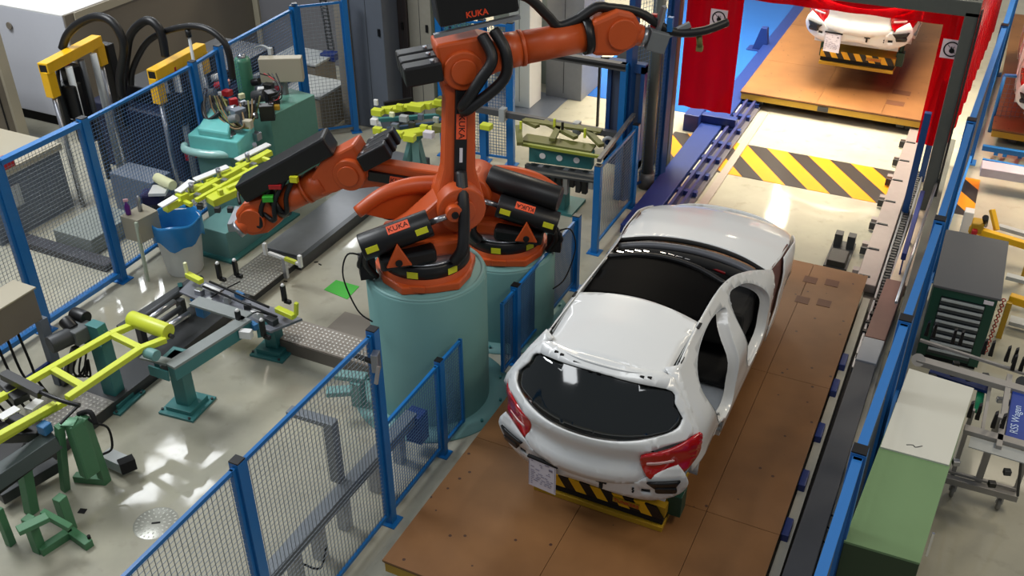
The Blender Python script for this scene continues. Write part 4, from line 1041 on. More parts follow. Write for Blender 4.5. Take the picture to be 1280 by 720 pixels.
obj('sliding_plate', MB().beam(g(0, 523, .95), g(22, 510, .95), .10, .02), WHITE, t); obj('sliding_plate', MB().beam(g(35, 512, .9), g(50, 500, .9), .10, .02), WHITE, t)
b = MB(); b.box(g(56, 535, .9), (.1, .1, .1)); obj('blue_fitting', b, mat('valve_blue', (50, 110, 160), .4), t, bev=.01)
obj('dark_drive', MB().box(g(20, 540, .75), (.5, .2, .12), .5), BLACK, t, bev=.02); obj('dark_drive', MB().box(g(10, 575, .3), (.3, .3, .2), .5), BLACK, t, bev=.02)
b = MB(); b.path([g(104, 516, .95), g(116, 528, .9), g(135, 535, .7), g(140, 560, .4), g(128, 568, .35)], .012, 6, 6); b.path([g(98, 518, .95), g(112, 515, 1.0), g(120, 530, .9)], .025, 7, 5); obj('cable', b, BLACKM, t)
b = MB(); b.beam(g(132, 570, .12), g(158, 582, .12), .14, .12); obj('steel_channel', b, GREYL, t); b = MB(); b.beam(g(157, 577, .14), g(161, 584, .14), .15, .13); obj('channel_end', b, BLACKM, t)
# trestle
t = T('trestle', 'green welded trestle standing alone in the lower left corner', 'trestle', (-6.7, 4.2, 0))
def lg(p, q, w, nm='leg', h=None): obj(nm, MB().beam(p, q, w, h or w), GREEN, t, bev=.006)
lg(V((*g(88, 662, 0).xy, .0)), V((*g(88, 662, 0).xy, .42)), .095, 'upright'); 
lg(g(50, 690, .035), g(90, 664, .035), .085, 'foot'); lg(g(84, 662, .035), g(112, 682, .035), .085, 'foot')
lg(V((*g(50, 688, .0).xy, .0)), V((*g(50, 688, 0).xy, .42)), .09, 'upright')
lg(g(22, 664, .42), g(60, 646, .42), .10, 'top_beam', .05); lg(g(52, 640, .42), g(88, 660, .3), .06, 'brace')
lg(V((*g(14, 680, 0).xy, 0)), V((*g(14, 680, 0).xy, .45)), .07, 'upright')
obj('foot_bolt', MB().tube(g(114, 680, .0)+V((0, 0, .07)), g(114, 680, .0)+V((0, 0, .11)), .016, 8), BLACKM, t)
# beige control box at left edge
t = T('control_box', 'beige control box on a bracket post at the left edge before the mesh gate', 'control box', (-8.6, 5.3, 0))
obj('box', MB().b2((-8.75, 4.6, .88), (-8.45, 5.82, 1.26)), BEIGED, t, bev=.008); obj('lid', MB().b2((-8.77, 4.58, 1.26), (-8.43, 5.84, 1.28)), BEIGE, t, bev=.004)
obj('post', MB().b2((-8.52, 5.76, 0), (-8.43, 5.86, .88)), GREYB, t)
b = MB()
for k in range(7): b.path([(-8.6, 4.8+.13*k, .88), (-8.5+.05*random.random(), 4.8+.12*k, .5), (-8.4, 4.9+.1*k, .3), (-8.45, 5.0+.1*k, .02)], .014, 6, 4)
obj('cables', b, BLACKM, t); b = MB(); b.beam((-8.5, 4.7, .3), (-8.5, 5.8, .3), .04); obj('cable_rail', b, NAVY, t)
# waste bin
bc = at(232, 303, .37); bc = V((-8.86, 8.33, 0))
t = T('waste_bin', 'white plastic waste bin with blue bag beside the teal stand', 'bin', bc)
obj('bucket', MB().lathe(bc, [(0, .0), (.225, 0), (.235, .02), (.31, .74), (.325, .75), (.30, .75), (.22, .03), (0, .03)], 36), WHITE, t)
pr = [(.328+.0, .50), (.333, .62), (.335, .76), (.325, .80), (.31, .78), (.285, .7), (.235, .35), (.15, .22), (0, .2)]
b = MB().lathe(bc, pr, 36)
for v in b.bm.verts:
    a = math.atan2(v.co.y-bc.y, v.co.x-bc.x)
    if v.co.z < .56: v.co.z += .05*math.sin(a*3+1)+.03*math.sin(a*7)
    if v.co.z > .75: v.co.z += .015*math.sin(a*5)
obj('blue_bag', b, BAGB, t)
# grey box on post with bottle and can
t = T('switch_box', 'pale beige switch box on a slim post beside the blue fence post', 'box', (-9.1, 8.05, 0))
b = MB(); q = [at(u, v, .95) for u, v in ((171, 276), (197, 263), (178, 254), (150, 270))]
b.hexa([V((c.x, c.y, .62)) for c in q]+[V((c.x, c.y, .95)) for c in q]); obj('box', b, BEIGE, t, bev=.006)
p = at(185, 351, 0); obj('post', MB().beam(V((p.x, p.y, 0)), at(170, 278, .93), .035), mat('pale_green_post', (190, 200, 180), .4), t)
t = T('spray_bottle', 'purple spray bottle with pink trigger head on the switch box', 'bottle', at(161, 268, .95))
c = at(161, 268, .95); obj('body', MB().lathe(c, [(0, 0), (.032, 0), (.035, .02), (.034, .12), (.014, .16), (.012, .18), (0, .18)], 16), PURPLE, t)
obj('spray_head', MB().box(c+V((0, 0, .20)), (.06, .025, .035), .6), mat('pink_cap', (220, 170, 180), .4), t, bev=.005)
c = at(176, 264, .95); solo('spray_can', MB().lathe(c, [(0, 0), (.028, 0), (.028, .19), (.015, .2), (.015, .22), (0, .22)], 16), STEEL, 'silver spray can with red cap on the switch box', 'can')
c = at(205, 226, 1.0); rl = thing('paper_roll', 'cream paper roll lying on a white stack beside the fence', 'paper roll', at(205, 236, .9))
obj('roll', MB().tube(at(196, 222, 1.02), at(216, 232, 1.02), .068, 24), CREAM, rl, bev=.008)
b = MB(); b.box(at(199, 238, .93), (.22, .26, .04), .5); solo('paper_stack', b, WHITE, 'white paper stack under the cream roll', 'paper')
t = T('equipment_shelf', 'dark blue shelf bag behind the grey switch box', 'shelf', (-9.2, 8.5, 0))
b = MB(); b.box(at(190, 246, .82), (.26, .24, .16), .5); obj('bag', b, mat('navy_cloth', (32, 30, 72), .8), t, bev=.03)
p = at(196, 246, .74); obj('stand', MB().b2((p.x-.12, p.y-.12, 0), (p.x+.14, p.y+.16, .74)), mat('dark_stand', (40, 44, 60), .6), t)
# teal bench with gun equipment
ZB = .34
def ab(u, v, z): return at(u, v, z+ZB)
t = T('tip_bench', 'light teal bench machine with rounded lip in front of the long fence', 'bench', (-9.0, 9.6, 0))
q = [ab(u, v, 1.12) for u, v in ((234, 168), (297, 178), (318, 158), (258, 148))]
b = MB(); b.hexa([V((c.x, c.y, 1.2)) for c in q]+[V((c.x, c.y, 1.12+ZB)) for c in q]); obj('bench_top', b, TEALL, t, bev=.02)
q = [ab(u, v, 1.22) for u, v in ((246, 160), (286, 166), (292, 138), (262, 134))]
b = MB(); b.hexa([V((c.x, c.y, 1.1+ZB)) for c in q]+[V((c.x, c.y, 1.22+ZB)) for c in q]); obj('bench_block', b, TEALL, t, bev=.03)
b = MB(); b.path([ab(231, 182, .9), ab(234, 188, .9), ab(262, 193, .9), ab(294, 192, .9)], .055, 12, 5); obj('rounded_lip', b, mat('pale_teal', (160, 205, 200), .2, coat=.5), t)
b = MB(); c = ab(270, 186, .86); b.box((c.x, c.y+.05, .60), (.46, .42, 1.2), .35); obj('pedestal_block', b, TEAL, t, bev=.01)
c = ab(292, 186, .8); obj('blue_column', MB().box((c.x, c.y+.1, .55), (.16, .16, 1.1)), mat('blue_column', (40, 90, 150), .4), t, bev=.01)
c = at(350, 128, 1.35); b = MB(); b.box((c.x, c.y, .68), (.50, .95, 1.36), -.1); obj('green_cabinet', b, mat('bench_green', (92, 142, 126), .5), t, bev=.01)
obj('cabinet_groove', MB().box((c.x, c.y-.02, .5), (.515, .94, .03), -.1), TEALD, t)
obj('round_fitting', MB().tube(ab(283, 176, 1.05), ab(291, 172, 1.05), .11, 18), STEEL, t); obj('steel_post', MB().tube(ab(318, 180, 1.0), ab(322, 212, .5), .03, 10), STEEL, t); obj('post_head', MB().box(ab(320, 170, 1.0), (.12, .1, .1)), STEEL, t)
t = T('weld_gun', 'tangled welding gun with red blocks and brown hoses on the teal bench', 'welding gun', ab(300, 130, 1.3))
random.seed(12)
parts = [((272, 108), REDP, .12), ((284, 116), REDP, .12), ((292, 128), REDP, .11), ((268, 98), WHITE, .12), ((283, 103), mat('peach', (200, 130, 100), .5), .10), ((278, 128), OLIVE, .12), ((262, 118), GREY, .14), ((298, 142), GREYB, .18), ((312, 138), DGREY, .2), ((322, 122), DGREY, .2), ((326, 112), WHITE, .09), ((310, 155), BEIGE, .12), ((290, 150), GREY, .12), ((334, 140), BLACK, .2), ((346, 134), YELD, .08), ((318, 104), BLACK, .12), ((340, 122), BLACK, .16), ((350, 110), REDP, .06), ((332, 98), REDP, .06), ((302, 120), CREAM, .08), ((276, 118), WHITE, .07), ((288, 138), STEEL, .12), ((304, 130), STEEL, .1), ((270, 132), STEEL, .1), ((315, 146), STEEL, .09), ((336, 110), BLACK, .14), ((344, 104), STEEL, .07)]
for i, ((u, v), mt, sz) in enumerate(parts):
    c = ab(u, v, 1.30+random.uniform(-.08, .05)); b = MB()
    if i % 3 == 0: b.tube(c-V((sz*.3, 0, 0)), c+V((sz*.7, .02, sz*.3)), sz*.45, 14)
    else: b.box(c, (sz, sz*random.uniform(.6, 1.1), sz*random.uniform(.6, 1.2)), random.uniform(0, 1.5))
    obj('gun_block', b, mt, t, bev=.008)
for k in range(6):
    b = MB(); b.path([ab(262+3*k, 120, 1.35), ab(268+5*k, 140+2*k, 1.25), ab(290+4*k, 160, 1.2), ab(305+3*k, 156-3*k, 1.25), ab(300+5*k, 130-2*k, 1.4)], .013, 6, 6); obj('gun_hose', b, (mat('brown_hose', (120, 96, 60), .5), BLACKM, OLIVE)[k % 3], t)
b = MB(); b.path([ab(257, 112, 1.35), ab(254, 135, 1.3), ab(260, 150, 1.2), ab(275, 140, 1.3)], .03, 8, 6); obj('gun_loop', b, RUBBER, t)
for k in range(5):
    b = MB(); b.path([ab(325+5*k, 92, 1.5), ab(345+2*k, 100+4*k, 1.5), ab(352-3*k, 122, 1.4), ab(335+3*k, 128, 1.35)], .009, 5, 5); obj('gun_cable', b, (BLACKM, REDP, BLACKM, DGREY, BLACKM)[k], t)
t = T('terminal_box', 'beige terminal box above the green cabinet beside the blue fence post', 'box', (*at(352, 86, 1.75).xy, 0))
c = at(352, 86, 1.75); obj('box', MB().box(c, (.62, .16, .36), .5), BEIGE, t, bev=.01); obj('post', MB().box((c.x, c.y, .8), (.08, .08, 1.6)), GREY, t)
obj('antenna', MB().box(at(338, 64, 1.97), (.06, .05, .1)), GREYL, t); obj('antenna_pipe', MB().path([at(318, 60, 1.95), at(328, 57, 2.0), at(338, 62, 1.97)], .014, 6, 4), GREYL, t)
t = T('green_cylinder', 'upright green cylinder with silver cap behind the welding gun', 'cylinder', (*at(302, 72, 1.9).xy, 0))
c = V((*at(302, 72, 1.9).xy, 0)); obj('shell', MB().lathe(c, [(0, 0), (.12, 0), (.12, 1.85), (.10, 1.9), (0, 1.9)], 24), mat('cyl_green', (72, 132, 104), .4), t); obj('cap', MB().lathe(c+V((0, 0, 1.9)), [(.06, 0), (.06, .05), (0, .06)], 16), STEEL, t)
t = T('hose_post', 'grey post holding a black hose arch beside the long fence', 'post', (*at(250, 125, .8).xy, 0))
p = aty(236, 44, 10.0); p0 = V((p.x, p.y, 0))
obj('post', MB().tube(p0, V((p.x, p.y, p.z)), .022, 12), GREYL, t); obj('holder', MB().tube((p.x, p.y, p.z-.02), (p.x, p.y, p.z+.08), .04, 12), BLACK, t)
y = 10.0
b = MB(); b.path([aty(164, 106, y), aty(166, 86, y), aty(182, 55, y), aty(205, 40, y), aty(235, 33, y), aty(258, 36, y), aty(278, 50, y), aty(287, 70, y), aty(291, 98, y)], .045, 10, 6); obj('hose_arch', b, RUBBER, t)
# welding gun racks behind the long fence
def rack(label, A, B_, zleg, tilt):
    t = T('gun_rack', label, 'rack', (A.x, A.y, 0), 'yellow gun racks behind the long fence')
    obj('top_beam', MB().beam(A, B_, .16, .15), YEL, t, bev=.008)
    obj('beam_mouth', MB().beam(A-(B_-A).normalized()*.004, A+(B_-A).normalized()*.004, .11, .10), BLACKM, t)
    for p, dz in ((A+(B_-A)*.05, .42), (A+(B_-A)*.97, .36)):
        obj('drop_sleeve', MB().beam(p-V((0, 0, .05)), p-V((0, 0, dz)), .14), YEL, t, bev=.008)
        obj('leg', MB().tube(p-V((0, 0, dz)), V((p.x, p.y, 0)), .035, 12), STEEL, t)
    for q in (.32, .55, .78):
        p = A+(B_-A)*q; obj('guide_tube', MB().tube(p+V((.1, 0, -.1)), V((p.x+.1, p.y, .2)), .05, 12), GREYL if q != .55 else DGREY, t)
    p = A+(B_-A)*.42; b = MB(); b.beam(p-V((0, 0, .12)), p-V((0, 0, 1.3)), .22, .2); b.box(p-V((.0, .1, .6)), (.3, .3, .5), .4); obj('gun_body', b, BLACK, t, bev=.03)
    b = MB(); b.box(p-V((-.05, .1, .05)), (.08, .08, .07)); obj('red_fitting', b, REDP, t)
    p = A+(B_-A)*1.12; b = MB(); b.beam(p-V((0, 0, .1)), p-V((0, 0, 1.4)), .2, .14); obj('black_carrier', b, BLACK, t, bev=.01)
    return t
z = 2.15
rack('yellow gun rack with black hoses before the white enclosure', at(54, 86, z), at(122, 50, z), 0, 0)
rack('second yellow gun rack mostly behind the long blue fence', at(190, 94, z-.1), at(252, 60, z-.1), 0, 0)
y = 9.6
for label, pts in (('black hose arching from the first gun rack', ((78, 60), (84, 44), (98, 30), (120, 21), (138, 26), (150, 42), (155, 62), (150, 95), (152, 120))),
                   ('black hose arching between the two gun racks', ((152, 125), (158, 70), (164, 42), (182, 26), (196, 32), (203, 48), (207, 70)))):
    b = MB(); b.path([aty(u, v, y+(.3 if 'between' in label else 0)) for u, v in pts], .06, 10, 6); solo('gun_hose_arch', b, RUBBER, label, 'hose')
b = MB(); b.path([at(70, 86, 2.0), at(72, 110, 1.8), at(80, 135, 1.5), at(86, 160, 1.2)], .05, 8, 5); solo('drop_hose', b, RUBBER, 'black hose hanging down under the first yellow rack', 'hose')
# dark machinery behind the fence
t = T('machine_cabinet', 'long dark navy machine cabinet behind the long fence', 'cabinet', (-11.0, 11.0, 0))
NV = mat('navy_machine', (16, 22, 50), .5); obj('body', MB().b2((-12.3, 10.3, 0), (-10.55, 13.2, 1.05)), NV, t, bev=.02)
obj('top_unit', MB().b2((-11.9, 10.6, 1.05), (-10.7, 13.0, 1.3)), BLACK, t, bev=.02)
random.seed(6)
for i in range(9):
    yy = 10.35+.3*i; hh = random.uniform(.2, .9); mt = (REDP, GREY, BLACK, DGREY, STEEL, NV, GREY)[i % 7]
    obj('machine_unit', MB().b2((-10.55, yy, .2+random.random()*.2), (-10.45, yy+.16, .4+hh)), mt, t, bev=.01)
t = T('drawer_cabinet', 'grey blue cabinet with beige top strip behind the mesh gate', 'cabinet', (-12.2, 8.4, 0))
obj('body', MB().b2((-12.9, 7.7, .0), (-11.55, 9.0, .92)), GREYB, t, bev=.01); obj('top_strip', MB().b2((-12.92, 7.7, .92), (-11.5, 9.02, 1.02)), BEIGE, t)
obj('red_button_box', MB().box((-11.6, 8.1, 1.08), (.2, .24, .12)), REDP, t, bev=.01)
obj('handle', MB().b2((-11.55, 7.95, .45), (-11.52, 8.2, .75)), GREYL, t)
b = MB().b2((-10.9, 8.05, 0), (-10.2, 8.9, .25)); solo('metal_chest', b, mat('grey_green_chest', (134, 140, 134), .5), 'low grey green metal chest behind the mesh gate', 'chest', bev=.01)
b = MB(); b.beam((-11.6, 7.9, .05), (-9.75, 7.9, .05), .2, .1); solo('dark_ramp', b, mat('ramp_dark', (62, 62, 68), .5), 'dark floor ramp behind the mesh gate', 'ramp')
b = MB().b2((-10.9, 9.2, .0), (-10.1, 9.6, .6)); solo('grey_crate', b, GREYB, 'blue grey crate behind the fence post', 'crate', bev=.01)
# near fence: aluminium structure inside
t = T('channel_rail', 'grey steel channel rail on short posts behind the near fence', 'rail', (-4.36, 5.6, 0))
CH = mat('channel_grey', (118, 124, 130), .4, metal=.3)
obj('beam', MB().beam((-4.36, 3.2, .46), (-4.30, 6.55, .46), .13, .12), CH, t, bev=.004)
for yy in (3.7, 4.15, 4.6, 4.95, 5.35, 5.9, 6.35):
    obj('short_post', MB().b2((-4.40, yy-.05, 0), (-4.30, yy+.05, .40)), mat('post_alu', (172, 174, 176), .4, metal=.3), t)
obj('junction_box', MB().b2((-4.36, 6.5, .15), (-4.18, 6.66, .50)), NAVY, t, bev=.01)
b = MB(); b.path([(-4.25, 4.6, .3), (-4.2, 4.75, .12), (-4.22, 4.9, .25)], .01, 6, 5); obj('cable', b, BLACKM, t)
t = T('channel_post', 'inverted L-shaped grey channel post behind the near fence', 'post', (-4.45, 5.5, .5))
obj('upright', MB().beam((-4.42, 5.42, .52), (-4.42, 5.42, 1.22), .10), CH, t, bev=.004); obj('top_arm', MB().beam((-4.37, 5.42, 1.2), (-4.85, 5.40, 1.2), .10, .05), CH, t, bev=.004)
t = T('gate_latch', 'steel gate latch with black handle on the near fence post', 'latch', (-4.0, 5.6, 1.8))
obj('plate', MB().box(at(470, 452, 2.0), (.06, .09, .18), .3), STEEL, t, bev=.005); obj('lever', MB().beam(at(473, 458, 2.0), at(470, 480, 1.85), .03, .02), ALU, t); obj('handle', MB().beam(at(465, 452, 2.0), at(438, 442, 2.02), .035), BLACK, t, bev=.005)
t = T('pedestal_bracket', 'pale teal bracket arms standing left of the pedestal foot', 'bracket', at(455, 490, 0))
for (u, v, u2, v2) in ((420, 468, 458, 472), (408, 490, 440, 488)):
    obj('arm', MB().beam(at(u, v, .35), at(u2, v2, .35), .13, .06), TEAL, t, bev=.01)
p = at(448, 492, .15); obj('stem', MB().b2((p.x-.06, p.y-.06, 0), (p.x+.06, p.y+.06, .32)), TEAL, t)
# gully cover
t = T('drain_cover', 'round perforated drain cover in the floor, lower left', 'drain', (*at(195, 654, 0).xy, 0)); c = at(195, 654, 0)
obj('ring', MB().lathe((c.x, c.y, 0), [(.0, .004), (.20, .004), (.21, 0)], 40), mat('drain_ring', (160, 160, 150), .3, metal=.2), t)
b = MB()
for r, n in ((.18, 26), (.13, 18), (.08, 11)):
    for k in range(n): a = 2*PI*k/n; b.box((c.x+r*math.cos(a), c.y+r*math.sin(a), .005), (.022, .012, .003), a)
obj('drain_slots', b, mat('slot_pale', (205, 205, 196), .3), t, stuff=True); obj('lift_slot', MB().box((c.x, c.y, .006), (.08, .02, .004), .6), BLACKM, t)
c = at(103, 639, 0); solo('floor_tile', MB().box((c.x, c.y, .003), (.07, .06, .006), .3), BLACKM, 'tiny dark square plate on the floor beside the green trestle', 'plate')
# teal block behind the bin
t = T('teal_block', 'teal steel base block behind the blue-bagged bin', 'base', (-8.6, 9.3, 0))
obj('block', MB().b2((-8.95, 8.75, 0), (-8.45, 10.1, .42)), TEAL, t, bev=.01); obj('foot_plate', MB().b2((-9.0, 8.68, 0), (-8.36, 10.2, .03)), TEALD, t)
# ================================================================ back of the hall
# enclosures, upper left
t = T('machine_enclosure', 'big pale enclosure with white top and beige right side, upper left corner', 'enclosure', (-15.5, 14, 0))
obj('body', MB().b2((-19, 11.0, .22), (-13.22, 16.5, 2.04)), mat('pale_lilac_grey', (196, 198, 206), .45, var=.02), t, bev=.01)
obj('lid', MB().b2((-19, 11.0, 2.04), (-13.22, 16.5, 2.06)), WHITE, t)
obj('side_panel', MB().b2((-13.22, 11.02, .22), (-13.19, 16.0, 2.05)), BEIGED, t)
obj('panel_trim', MB().beam((-13.17, 11.2, 1.98), (-13.17, 16.0, 1.98), .02, .14), BEIGE, t)
obj('plinth', MB().b2((-18.9, 11.1, 0), (-13.35, 16.4, .22)), BLACKM, t)  # black box standing for the dark gap under the enclosure
p = aty(12, 32, 10.985); obj('lock', MB().tube(p, p+V((0, -.02, 0)), .06, 16), BEIGED, t)
t = T('machine_cabinet', 'tall beige cabinet at the far left edge above the mesh gate', 'cabinet', (-14.4, 9, 0))
obj('body', MB().b2((-15.5, 7.6, 0), (-13.72, 10.15, 2.0)), BEIGED, t, bev=.01); obj('edge_trim', MB().b2((-13.72, 10.0, 0), (-13.66, 10.17, 2.02)), BEIGE, t)
obj('seam', MB().b2((-13.72, 9.86, 0), (-13.705, 9.88, 2.0)), BLACKM, t)
t = T('partition_panel', 'large plain grey partition panel behind the upper left fence', 'panel', (-13, 15.5, 0))
obj('panel', MB().b2((-13.18, 15.55, 0), (-9.9, 15.65, 3.2)), mat('panel_grey', (112, 112, 116), .55, var=.02), t)
obj('edge_strip', MB().b2((-13.18, 15.5, 0), (-13.05, 15.56, 3.2)), BEIGE, t)
t = T('ladder_rack', 'dark hanging chain ladder with small blue box behind the fence', 'rack', (-11, 14.6, 0))
p0, p1 = aty(402, 0, 14.3), aty(414, 62, 14.3)
b = MB(); b.beam(p0+V((-.06, 0, .4)), p1+V((-.06, 0, 0)), .025); b.beam(p0+V((.06, 0, .4)), p1+V((.06, 0, 0)), .025)
for k in range(14): q = p0+(p1-p0)*(k/13); b.beam(q+V((-.06, 0, 0)), q+V((.06, 0, 0)), .02)
obj('chain_ladder', b, DGREY, t); c = aty(412, 70, 14.2); obj('blue_box', MB().box(c, (.28, .2, .14), .2), NAVY, t, bev=.01)
for (lo, hi, mt, lab, nm) in (((-11.35, 13.7, .0), (-10.45, 14.3, .75), BEIGED, 'beige cabinet seen through the upper left fence, upper one', 'beige_cabinet'), ((-10.5, 12.75, .0), (-9.72, 13.5, .62), mat('tan_box', (132, 124, 108), .5), 'lower beige cabinet standing close behind the upper left fence', 'beige_cabinet')):
    tt = T(nm, lab, 'cabinet', ((lo[0]+hi[0])/2, (lo[1]+hi[1])/2, 0)); obj('body', MB().b2(lo, hi), mt, tt, bev=.01); obj('lid', MB().b2((lo[0]-.03, lo[1]-.03, hi[2]), (hi[0]+.03, hi[1]+.03, hi[2]+.04)), GREYL, tt, bev=.005)
    obj('handle', MB().b2(((lo[0]+hi[0])/2, lo[1]-.02, hi[2]-.3), ((lo[0]+hi[0])/2+.15, lo[1], hi[2]-.27)), DGREY, tt)
def col(lo, hi, mt, label, nm='electric_cabinet', cat='cabinet', trim=None):
    tt = T(nm, label, cat, ((lo[0]+hi[0])/2, (lo[1]+hi[1])/2, 0)); obj('body', MB().b2(lo, hi), mt, tt, bev=.01)
    obj('door_seam', MB().b2(((lo[0]+hi[0])/2-.004, lo[1]-.003, lo[2]+.1), ((lo[0]+hi[0])/2+.004, lo[1], hi[2]-.1)), trim or DGREY, tt)
    obj('door_lock', MB().b2((hi[0]-.1, lo[1]-.02, hi[2]*.5), (hi[0]-.06, lo[1], hi[2]*.5+.12)), BLACK, tt)
    return tt
col((-9.62, 13.25, 0), (-9.35, 13.7, 3.3), mat('column_beige', (134, 128, 118), .5), 'narrow beige column beside the tall grey cabinet')
col((-9.35, 13.3, 0), (-8.72, 13.9, 3.3), mat('column_grey', (92, 98, 108), .5, var=.03), 'tall blue grey cabinet behind the yellow green fixture')
col((-8.72, 13.75, 0), (-8.55, 14.2, 3.3), mat('gap_brown', (52, 44, 44), .6), 'dark brown filler standing for the dark gap beside the tall grey cabinet')  # dark block put in for the dark gap between the cabinets
col((-8.55, 13.8, 0), (-8.12, 14.3, 3.3), mat('cab_beige2', (142, 138, 126), .5), 'tall beige cabinet left of the robot arm housing')
col((-8.12, 13.9, 0), (-7.75, 14.5, 3.3), TEALD, 'tall dark teal cabinet behind the robot arm housing')
col((-7.4, 15.2, 0), (-7.0, 15.7, 2.4), WHITE, 'white narrow cabinet seen behind the robot dress box')
col((-8.3, 16.4, 0), (-7.05, 17.2, 1.7), mat('cab_greygreen', (120, 126, 120), .5), 'grey green cabinet behind the robot forearm')
col((-7.0, 15.9, 0), (-6.3, 16.9, 2.0), mat('cab_grey3', (128, 130, 134), .45), 'ribbed grey cabinet behind the robot forearm, right of the green one', trim=BLACKM)
col((-4.95, 13.95, 0), (-4.25, 14.6, 2.0), mat('cab_dark', (96, 98, 98), .5), 'grey cabinet right behind the bar railing beside the tall posts')
struct('floor_grey_mat', MB().b2((-8.6, 14.9, .001), (-6.55, 16.0, .006)), mat('floor_mat_grey', (92, 98, 110), .35))
b = MB(); b.path([aty(750, 82, 15), aty(752, 73, 15), aty(772, 74, 15), aty(774, 68, 15)], .03, 8, 1); b.beam(aty(772, 74, 15), V((aty(772, 74, 15).x, 15, 0)), .04); b.beam(aty(750, 82, 15), V((aty(750, 82, 15).x, 15, 0)), .04); solo('tube_handle', b, BLACK, 'black tubular handle rail standing behind the bar railing', 'rail')
# railing of two bars
t = T('bar_railing', 'two-bar dark railing across the back behind the olive fixture', 'railing', (-5.8, 12.65, 0))
DB = mat('bar_grey', (92, 92, 94), .4, metal=.3)
obj('top_bar', MB().beam((-7.3, 12.65, 2.05), (-4.35, 12.65, 2.05), .10, .10), DB, t); obj('top_bar_groove', MB().beam((-7.3, 12.595, 2.05), (-4.35, 12.595, 2.05), .01, .035), BLACKM, t)
obj('lower_bar', MB().beam((-7.3, 12.65, 1.02), (-4.35, 12.65, 1.02), .08, .09), DB, t)
for x in (-6.25, -5.05): obj('bar_bracket', MB().box((x, 12.62, 1.02), (.09, .12, .20)), GREYL, t)
for x in (-7.3, -4.38): obj('post', MB().box((x, 12.65, 1.05), (.09, .09, 2.1)), BLUE, t)
# blue fence behind the link arm
fence('blue mesh fence directly behind the upright robot arm', [(-7.45, 12.9), (-6.75, 12.95), (-6.30, 13.0)], 2.3, [0, 1], post=.1, step=.05, r=.003)
# corner box and cabinet by the posts
t = T('control_cabinet', 'dark blue framed control panel between the tall posts', 'panel', (-4.5, 12.75, 0))
obj('panel', MB().b2((-4.62, 12.78, .55), (-4.15, 12.84, 2.0)), mat('panel_slate', (70, 80, 104), .35), t); 
for a, b_ in (((-4.66, 12.74, .5), (-4.60, 12.86, 2.05)), ((-4.17, 12.74, .5), (-4.11, 12.86, 2.05)), ((-4.66, 12.74, 1.95), (-4.11, 12.86, 2.08)), ((-4.66, 12.74, .5), (-4.11, 12.86, .62))): obj('panel_frame', MB().b2(a, b_), mat('post_navy', (24, 66, 120), .35), t)
obj('leg', MB().b2((-4.44, 12.77, 0), (-4.36, 12.85, .5)), mat('post_navy', (24, 66, 120), .35), t)
b = MB(); b.beam((-4.12, 11.1, 1.35), (-4.22, 12.7, 1.35), .05); solo('sloped_rail', b, DB, 'dark grey top rail on the low blue posts left of the conveyor', 'rail')
# portal
PG = mat('portal_grey', (82, 86, 82), .45, metal=.1)
t = T('portal_frame', 'dark grey portal frame spanning the conveyor before the far car', 'portal', (-2.1, 14, 0))
obj('right_post', MB().box((-.20, 14.0, 1.5), (.17, .19, 3.0)), PG, t, bev=.01)
obj('beam', MB().beam((-4.1, 14.0, 3.04), (-.115, 14.0, 3.04), .19, .20), PG, t, bev=.01)
obj('beam_groove', MB().beam((-4.1, 13.99, 3.142), (-.175, 13.99, 3.142), .02, .006), BLACKM, t)
obj('left_post', MB().box((-4.12, 14.0, 1.5), (.19, .19, 3.0)), PG, t, bev=.01)
obj('brace_rail', MB().b2((-.11, 13.85, .1), (-.08, 14.1, 3.0)), mat('groove_dark', (40, 38, 36), .5), t)
t2 = T('steel_post', 'dark grey round post left of the conveyor beside the blue one', 'post', (-4.12, 13.2, 0)); obj('tube', MB().tube((-4.12, 13.2, 0), (-4.12, 13.2, 3.4), .085, 20), PG, t2); obj('collar', MB().tube((-4.12, 13.2, 0), (-4.12, 13.2, .25), .12, 20), DB, t2)
b = MB(); b.b2((-4.25, 15.45, .0), (-3.99, 15.9, .30)); b.b2((-4.25, 15.6, .14), (-3.4, 15.75, .28)); solo('blue_guard_box', b, NAVY, 'dark blue guard box under the left red curtain', 'guard', bev=.01)
# red welding curtains
def curtain_mat():
    M = bpy.data.materials.new('red_curtain_film'); M.use_nodes = True; nt = M.node_tree; b = nt.nodes['Principled BSDF']
    b.inputs['Base Color'].default_value = lin((138, 0, 10)); b.inputs['Roughness'].default_value = .25; b.inputs['Specular IOR Level'].default_value = .4
    tr = nt.nodes.new('ShaderNodeBsdfTransparent'); tr.inputs[0].default_value = lin((200, 12, 20))
    tl = nt.nodes.new('ShaderNodeBsdfTranslucent'); tl.inputs[0].default_value = lin((150, 0, 10))
    m1 = nt.nodes.new('ShaderNodeMixShader'); m1.inputs[0].default_value = .5
    m2 = nt.nodes.new('ShaderNodeMixShader'); m2.inputs[0].default_value = .38
    nt.links.new(b.outputs[0], m1.inputs[1]); nt.links.new(tl.outputs[0], m1.inputs[2])
    nt.links.new(m1.outputs[0], m2.inputs[1]); nt.links.new(tr.outputs[0], m2.inputs[2])
    nt.links.new(m2.outputs[0], nt.nodes['Material Output'].inputs['Surface'])
    return M
RC = curtain_mat()
